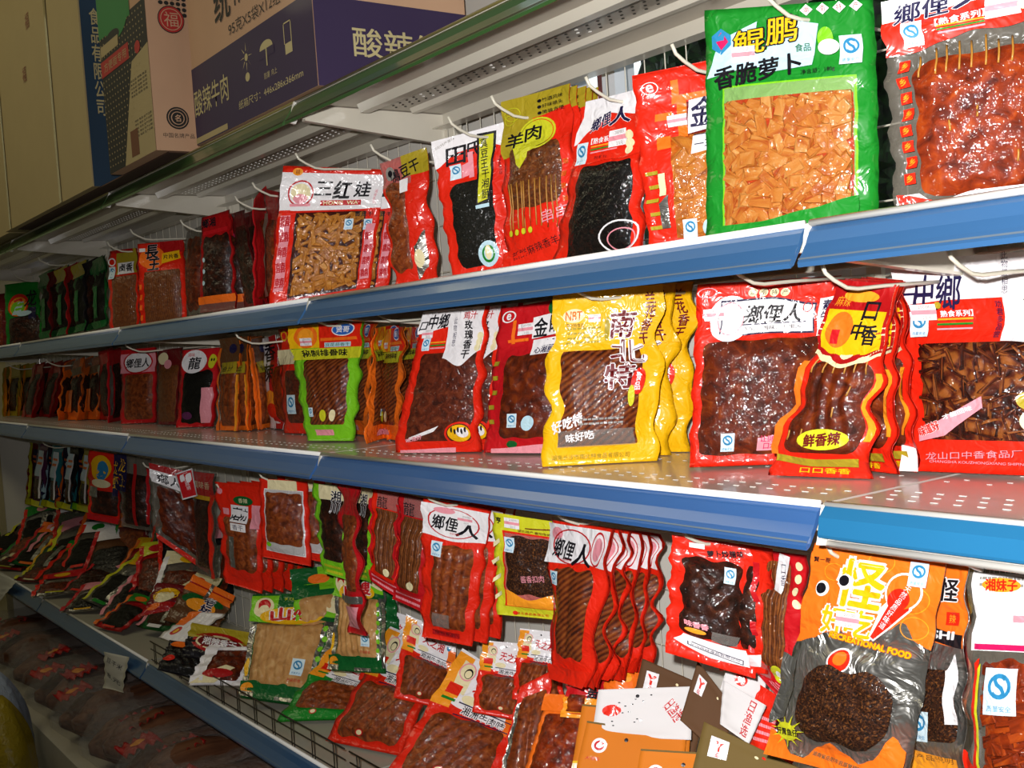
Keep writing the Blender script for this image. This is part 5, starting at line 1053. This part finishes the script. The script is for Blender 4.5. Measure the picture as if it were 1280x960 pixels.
bag('chilli_packet', 'dark green and white packet crumpled against the back, right of the green heads', SB, [(446, 718), (490, 716), (500, 790), (452, 790)], [('b', 0, .6, .4, 1, 'ygreen'), ('b', .3, .5, 0, 1, 'cream'), ('e', .5, .3, .2, .1, 'crimson')], y=.24, tilt=30, aspect=.6, bg='dgreen', minz=LO, res=.7, rip=.01)
tz = [('b', 0, 1, [.66, .60, .56, .54], [1, 1], 'white'), ('b', 0, .22, .58, .98, 'lorange'), ('b', .86, 1, .50, .80, 'orange'), ('b', .12, .30, [.74, .7], [.94, .92], 'cream'), ('o', .22, .87, .10, .07, 'pink', .15), ('e', .24, .86, .05, .04, 'black'), ('e', .24, .855, .04, .03, 'cream'), ('r', .08, .68, .25, .76, 'red'), ('r', .09, .66, .25, .68, 'lorange'), ('r', .09, .63, .25, .65, 'green'),
    T('天之湘', .58, .79, .12, 'crimson', w=.40, rot=-8, off=.03), ('e', .40, .68, .10, .035, 'cream'), T('湘洲牛肉味', .62, .585, .065, 'black', w=.50, rot=-4, off=.02, out='white', ow=.16), ('b', .3, .95, [.635, .62], [.645, .63], 'navy'), ('b', .3, .95, [.535, .52], [.545, .53], 'navy'), ('e', .86, .80, .035, .03, 'qsb'), ('e', .5, .93, .02, .012, 'black'),
    ('w', .10, .06, .90, .52, 'jerky', dict(r=.10, amp=.011, ribs=5, diag=-.4, wob=.01, nm='beef_flavour_strips')), ('e', .45, .09, .05, .025, 'crimson'), ('e', .45, .09, .035, .018, 'cream')]
TZ = 'white headed red packets heaped at the front of the lowest shelf'
def tzb(lb, q, y, tilt=40, els=tz, bg='red', **k): return bag('meat_packet', lb, SB, q, els, y=y, tilt=tilt, aspect=k.pop('aspect', .66), bg=bg, minz=LO, group=TZ, bulge=.012, vt=.56, vb=.05, **k)
tzb('white headed red packet at the back left of the heap, behind the others', [(468, 756), (528, 776), (512, 862), (448, 850)], .22, 30)
tzb('white headed red packet second from the left at the back of the heap', [(508, 768), (572, 798), (560, 888), (492, 872)], .20, 30)
tzb('white headed red packet at the back right of the heap, beside the fanned red ones', [(650, 785), (704, 792), (704, 880), (640, 874)], .24, 25)
tzb('white headed red packet leaning right of the middle of the heap, with tilted lettering', [(604, 800), (664, 806), (668, 905), (590, 890)], .20, 28)
tzb('green packet with white and orange head holding one brown link, left of the heap', [(416, 804), (488, 836), (440, 930), (345, 906)], .10, 50, [e for e in tz if e[0] != 'w']+[('w', .12, .12, .92, .52, 'jerky', dict(r=.25, amp=.014, nm='smoked_link'))], bg='green')
tzb('white headed red packet, large and leftmost at the front of the heap', [(488, 783), (556, 812), (506, 975), (408, 950)], .10, 38)
tzb('white headed red packet, large and rightmost at the front of the heap', [(578, 810), (662, 866), (618, 1000), (478, 975)], .09, 38)
bag('meat_packet', 'curved red packet of brown meat standing at the right of the heap', SB, [(650, 858), (690, 838), (680, 985), (620, 975)], [('w', .15, .05, .9, .85, 'jerky', dict(amp=.01, ribs=2)), ('b', .05, .15, .1, .8, 'foil')], y=.14, tilt=20, aspect=.4, bg='red', minz=LO)
bag('meat_packet', 'orange cornered packet of reddish meat left of the orange cards', SB, [(684, 868), (740, 872), (722, 990), (650, 985)], [('w', .08, .05, .92, .8, 'skewer', dict(amp=.008)), ('b', 0, 1, .82, 1, 'orange'), ('o', .3, .12, .2, .08, 'cream', .1), ('e', .3, .1, .14, .05, 'lemon')], y=.10, tilt=28, aspect=.6, bg='orange', minz=LO)
bag('snack_packet', 'red and orange packet with two black characters over the orange cards', SB, [(716, 824), (760, 828), (756, 900), (700, 896)], [('b', 0, 1, 0, .35, 'lorange'), ('r', .5, .62, .82, 1, 'white'), T('明\n富', .66, .66, .62, 'black', w=.26, off=.04), T('8元', .3, .85, .16, 'yellow', off=.05), ('w', .1, .1, .5, .4, 'skewer', dict(amp=.004))], y=.15, tilt=18, aspect=.7, bg='crimson', minz=LO)
bag('snack_packet', 'plain orange packet standing behind the white card', SB, [(760, 820), (806, 818), (806, 890), (752, 884)], [('e', .55, .6, .12, .08, 'lorange'), ('e', .8, .25, .1, .2, 'kraft')], y=.2, tilt=12, aspect=.7, bg='orange', minz=LO, res=.6)
flat = dict(bulge=.003, wave=0, rip=.0005, soft=.0005, vt=.9, minz=LO)
brn = [('p', [(.10, .55), (.28, .60), (.28, .88), (.10, .86)], 'white'), T('Y', .19, .75, .14, 'red', off=.06), T('品', .19, .62, .07, 'crimson', off=.03), ('e', .55, .84, .02, .02, 'cream')]
PAL['cardb'] = '#6a4a30'; PAL['carda'] = '#7c6840'
bag('snack_card', 'brown card with a white square emblem leaning behind the white card', SB, [(803, 823), (888, 860), (868, 945), (784, 905)], brn, y=.19, tilt=22, aspect=1.0, bg='bcard', **flat)
bag('snack_card', 'brown card with a white square emblem, leaning right of the other brown card', SB, [(872, 826), (926, 896), (892, 938), (850, 900)], brn, y=.17, tilt=22, aspect=.8, bg='bcard', **flat)
scr = [T('日\n渔\n选', .80, .55, .75, 'crimson', w=.14, off=.02, rot=0), *[('e', random.uniform(.1, .6), random.uniform(.2, .9), .012, .012, 'black') for i in range(14)], ('e', .17, .55, .10, .12, 'red')]
bag('snack_card', 'white card with a red emblem and script, behind the orange headed packets', SB, [(748, 862), (864, 858), (864, 925), (740, 920)], [T('日渔选', .82, .55, .28, 'crimson', w=.20, off=.02, rot=-50)]+scr[1:]+[('e', .43, .84, .02, .035, 'black')], y=.12, tilt=18, aspect=1.5, bg='wcard', **flat)
bag('snack_card', 'white card with red script fanned at the right, front one', SB, [(904, 850), (958, 882), (936, 930), (900, 905)], [T('日\n渔\n选', .75, .5, .85, 'crimson', w=.2, off=.02)], y=.15, tilt=20, aspect=1.0, bg='wcard', **flat)
bag('snack_card', 'white card with red emblem fanned behind the script card', SB, [(912, 824), (958, 838), (956, 880), (900, 862)], [('e', .4, .5, .16, .2, 'red'), ('e', .4, .5, .08, .1, 'white')], y=.20, tilt=18, aspect=1.0, bg='wcard', **flat)
bag('meat_packet', 'crimson packet beneath the fanned white cards at lower right', SB, [(940, 850), (990, 880), (990, 960), (930, 950)], [('lines', .2, .8, .3, .6, 4, 'pink')], y=.19, tilt=22, aspect=.7, bg='red', minz=LO)
ocd = [('b', 0, 1, [.975, .975], 1, 'acard'), ('o', .17, .70, .075, .10, 'white', .35), ('e', .17, .70, .05, .065, 'crimson'), ('e', .17, .70, .028, .036, 'white'), T('大湘香', .13, .52, .05, 'crimson', w=.14), ('e', .42, .82, .02, .028, 'black'), ('b', 0, 1, 0, [.25, .38, .4, .3], 'ycard'), ('b', .0, .7, .1, [.22, .3, .2], 'cream')]
bag('snack_packet', 'orange headed clear edged packet, rearmost of the three orange ones', SB, [(728, 880), (865, 893), (858, 985), (712, 975)], ocd, y=.10, tilt=22, aspect=1.0, bg='ocard', **flat)
bag('snack_packet', 'orange packet with a pink ringed emblem, middle of the three orange ones', SB, [(734, 901), (858, 920), (850, 1010), (712, 995)], ocd, y=.075, tilt=22, aspect=.95, bg='ocard', **flat)
bag('snack_packet', 'orange packet at the very bottom right of the three orange ones', SB, [(801, 936), (933, 944), (930, 1040), (785, 1030)], ocd, y=.055, tilt=22, aspect=.95, bg='ocard', **flat)
bag('snack_card', 'olive brown card with a white square emblem at the bottom beside the big orange packet', SB, [(880, 902), (1004, 962), (1000, 1040), (860, 985)], brn+[('e', .62, .88, .02, .02, 'red')], y=.09, tilt=20, aspect=1.1, bg='acard', **flat)
# ------------------------------------------------ the heap at the left, laid out on the shelf itself
def lay(name, label, x, y, z, w, h, yaw, tilt, els, bg, roll=0, **k):
    a = math.radians(yaw); t = math.radians(tilt)
    hx = V((math.cos(a), math.sin(a), 0)); nn = V((-math.sin(a), math.cos(a), 0)); up = V((0, 0, 1))*math.cos(t)+nn*math.sin(t)
    c, s_ = math.cos(math.radians(roll)), math.sin(math.radians(roll)); hx, up = hx*c+up*s_, up*c-hx*s_
    Q = V((x, y, z)); P = [Q-hx*w/2+up*h, Q+hx*w/2+up*h, Q+hx*w/2, Q-hx*w/2]
    lo_ = min(p.z for p in P); d = V((0, 0, max(0, LO-lo_))); P = [p+d for p in P]
    S = Sheet(*P, **k); org = S.D; root = empty(name, org, label, SB, k.get('group'))
    S.body(cv(bg)); paint(S, root, els, org); KIDS.setdefault(root.name, []).append(S.mb.build('pouch', root, org)); return root
rh = random.Random(21); HG = 'packets tumbled in the heap at the left of the lowest shelf'
bgs = ['clear', 'maroon', 'black', 'dgreen', 'clear', 'brown', 'foil', 'dred', 'foil', 'clear']; hd = ['red', 'lemon', 'orange', 'green', 'cream', 'crimson', 'yellow', 'white', 'pink']
where = ['at the far left back', 'at the far left front', 'under the striped snack packets', 'before the white back panel', 'midway along the fence', 'beneath the hanging clear packets', 'beside the orange headed packet', 'next to the pale sausages']
cnw = dict(clear='clear', maroon='maroon', black='black', dgreen='dark green', brown='brown', foil='silver', dred='dark red')
seen = {}
for row, (yy, zz, tl, n) in enumerate(((.28, -.56, 30, 9), (.17, -.58, 52, 9), (.08, -.615, 64, 9), (.02, -.63, 74, 6))):
    for i in range(n):
        x = -4.75+i*(2.35/n)+rh.uniform(-.05, .05); a = rh.choice(bgs); b_ = rh.choice(hd); 
        ki = min(7, int((x+4.75)/2.35*8)); wh = where[ki]
        els = [('w', .12, .08, .88, rh.uniform(.5, .68), rh.choice(['dark', 'steak', 'jerky', 'mince', 'seaweed', 'black']), dict(amp=.006, wob=.008)), ('b', 0, 1, [.72, rh.uniform(.7, .8), .72], [.98, .98], b_), ('e', rh.uniform(.3, .7), .85, .18, .07, rh.choice(hd)), ('b', 0, .1, 0, .9, rh.choice(hd)), ('b', .3, .7, .02, .07, rh.choice(hd))]
        if rh.random() < .6: els.append(('b', .6, .74, .1, .66, 'foil'))
        lb = '%s packet with %s head, %s, %s' % (cnw[a], dict(lemon='lemon', crimson='crimson').get(b_, b_), ['in the back layer', 'in the middle layer', 'in the front layer', 'at the front edge'][row], wh)
        if lb in seen: lb = lb+', lying to the right'
        seen[lb] = 1
        lay('snack_packet', lb, x, yy+rh.uniform(-.02, .02), zz, rh.uniform(.15, .19), rh.uniform(.22, .28) if row < 3 else .17, rh.uniform(15, 50), tl+rh.uniform(-6, 6), els, a, roll=rh.uniform(-14, 14), res=.8, rip=.004, soft=.005, wave=.004, bulge=.010, group=HG)
low('snack_packet', 'orange headed packet with green leaves and dark characters, centre of the left heap', [(242, 718), (294, 746), (270, 790), (204, 776)], [('b', 0, 1, .68, 1, 'orange'), ('b', 0, 1, .85, .88, 'dred'), ('e', .3, .55, .25, .12, 'dgreen'), ('e', .7, .6, .2, .1, 'dgreen'), ('e', .5, .45, .3, .14, 'lorange'), T('老\n坛', .62, .5, .4, 'navy', w=.2, off=.06, out='white', ow=.12), ('b', .45, .52, .6, 1, 'foil')], z=-.56, tilt=45, aspect=.8, bg='brown', minz=LO)
low('snack_packet', 'dark packet with a red and white oval label, left of the pale sausages', [(240, 778), (318, 792), (314, 838), (226, 820)], [('b', 0, 1, .6, 1, 'gold'), ('e', .5, .5, .42, .34, 'dred'), ('e', .5, .5, .36, .26, 'cream'), ('e', .5, .5, .33, .22, 'maroon'), T('湘辣香干', .5, .5, .22, 'white', w=.5, off=.05)], z=-.58, tilt=48, aspect=1.3, bg='black', minz=LO)
low('snack_card', 'white card with two red discs lying across the left heap', [(240, 764), (282, 768), (226, 806), (198, 796)], [('e', .3, .3, .12, .15, 'crimson'), ('e', .3, .3, .06, .08, 'yellow'), ('b', 0, .3, .5, 1, 'orange')], z=-.56, tilt=50, aspect=.9, bg='white', minz=LO, bulge=.002, res=.6)
low('snack_packet', 'packet with a yellow leaf shape and red streaks below the hanging clear packets', [(196, 728), (236, 732), (216, 762), (176, 770)], [('e', .5, .6, .4, .25, 'yellow'), ('e', .5, .5, .3, .2, 'cream'), ('b', 0, 1, 0, .3, 'dred'), ('e', .3, .2, .2, .1, 'orange')], z=-.55, tilt=45, aspect=.9, bg='maroon', minz=LO)
low('meat_packet', 'packet of red and white streaked slices in front of the pale sausages', [(262, 808), (322, 808), (300, 858), (236, 856)], [('w', .1, .1, .9, .9, 'steak', dict(amp=.008)), ('b', 0, .25, 0, 1, 'white'), ('p', [(0, 0), (.5, 0), (.8, .35), (.6, .4)], 'cream'), ('e', .5, .2, .3, .1, 'dred')], z=-.61, tilt=55, aspect=1.0, bg='white', minz=LO)
low('meat_packet', 'black glossy packet with scattered red dots in front of the oval label', [(212, 800), (262, 806), (250, 850), (196, 838)], [('w', .05, .05, .95, .95, 'black', dict(amp=.012)), ('e', .2, .3, .14, .1, 'red'), ('e', .3, .8, .2, .1, 'orange')], z=-.61, tilt=55, aspect=1.0, bg='black', minz=LO)
# ------------------------------------------------ paper tags on the lowest rail
ink = plain('ink', '#3a3c40', .8)
def paper(label, q, y, tx):
    P = [on_y(p, y) for p in q]; S = Sheet(*P, bulge=0, wave=0, rip=.002, soft=.004, res=.5); r = empty('price_tag', S.D, label, 'price tag')
    S.body(plain('paper', '#cfccc4', .8)); 
    for t_, v in tx: S.text(S.mb, t_, .5, v, .14, ink, .0008, w=.7, rot=-8)
    S.mb.build('paper_slip', r, S.D)
paper('small white handwritten paper tag hanging from the lowest rail', [(132, 814), (159, 822), (155, 866), (128, 860)], -.033, [('豆干米', .75), ('8.元', .32)])
paper('white paper tag at the left edge of the picture on the lowest rail', [(-28, 700), (18, 728), (4, 748), (-26, 775)], -.04, [])
# ------------------------------------------------ big clear bags of rolls on the base deck
rollm = food('rolls', [(.3, '#46281a'), (.55, '#6a422c'), (.8, '#82583e')], 40, 'noise', coat=.1)
cf, nt, b = newmat('clear_bag'); b.inputs['Base Color'].default_value = (.55, .53, .5, 1); b.inputs['Roughness'].default_value = .12; b.inputs['Alpha'].default_value = .16; bump(nt, b, 45.0, .9, .02, 3, distort=1.5)
wn = ['leftmost', 'second from the left', 'third from the left', 'fourth from the left', 'fifth from the left', 'sixth from the left', 'seventh from the left', 'rightmost']
for i in range(8):
    x = -4.2+i*.33; rt = empty('bulk_bag', (x, .06, -1.0), 'big clear bag of brown rolls on the base deck, '+wn[i], 'bag', 'big clear bags of rolls')
    rr = random.Random(i); top = -.87+rr.uniform(-.02, .03)
    for j in range(2):
        mb = MB(); cx = x-.08+.16*j; pts = []; rad = []
        for k in range(15):
            t = k/14; pts.append((cx+.012*math.sin(t*5+i), -.12+.42*t, -.918+.012*math.sin(t*4+j+i)+.03*j)); rad.append(.072*min(1, .25+4*min(t, 1-t))*(1+.04*math.sin(t*23+i)))
        mb.tube(pts, rad, rollm, 20); mb.build('tofu_roll', rt, rt.location)
    mb = MB(); pts = []; rad = []; NN = 22; vs = []; fs = []
    for k in range(NN+1):
        t = k/NN; yy = -.17+.50*t; e = min(1, .15+5*min(t, 1-t))
        for q in range(28):
            a = 6.28318*q/28; r1 = .158*e*(1+.07*MN.noise(V((k*.5, q*.45, i)))); r2 = .105*e*(1+.12*MN.noise(V((k*.6, q*.5, i+9))))
            vs.append((x+r1*math.cos(a), yy, max(-.9985, -.893+r2*math.sin(a)*(1 if math.sin(a) > 0 else 1))))
    for k in range(NN):
        for q in range(28): fs.append((k*28+q, k*28+(q+1) % 28, (k+1)*28+(q+1) % 28, (k+1)*28+q))
    mb.add(vs, fs, cf); mb.build('clear_wrap', rt, rt.location)
    for j, (dx, dy) in enumerate(((-.06, -.09), (.08, -.02))):
        if (i+j) % 3 == 2: continue
        mb = MB(); S = Sheet(*[V((x+dx+a_, -.0+dy+b_, -.84+.01*j+c_)) for a_, b_, c_ in ((-.04, .05, .025), (.05, .06, .02), (.045, -.04, .0), (-.045, -.045, .0))], bulge=.004, rip=.006, soft=.004, res=.6, noflip=1)
        S.body(cv('dred')); S.ell(S.mb, .5, .5, .2, .2, cv('lorange'), .001); S.mb.build('red_label', rt, rt.location)
# the yellow and pale plastic carrier bag at the lower left corner
mb = MB(); ym = film('#9a8218'); pm = film('#9aa2b4')
for (cx, cy, cz, rx, ry, rz, m_) in ((-2.98, -.30, -1.03, .13, .10, .22, ym), (-3.2, -.26, -1.02, .14, .1, .23, pm)):
    vs = []; fs = []; NR = 18
    for j in range(NR+1):
        for k in range(30):
            a = 6.28318*k/30; t = j/NR; pr_ = math.sin(math.pi*min(.98, t*.9+.08))**.55; f_ = 1+.13*MN.noise(V((math.cos(a)*2, math.sin(a)*2, t*4)))+.05*math.sin(a*9+t*3)*t
            vs.append((cx+rx*pr_*f_*math.cos(a), cy+ry*pr_*f_*math.sin(a), cz-rz+.005+2*rz*t))
    for j in range(NR):
        for k in range(30): fs.append((j*30+k, j*30+(k+1) % 30, (j+1)*30+(k+1) % 30, (j+1)*30+k))
    fs.append(tuple(range(30))[::-1]); fs.append(tuple(NR*30+k for k in range(30)))
    mb.add(vs, fs, m_)
o = mb.build('carrier_bag', None, (-2.92, -.30, -1.25)); tag(o, 'yellow plastic carrier bag on the floor at the lower left corner of the picture', 'bag')
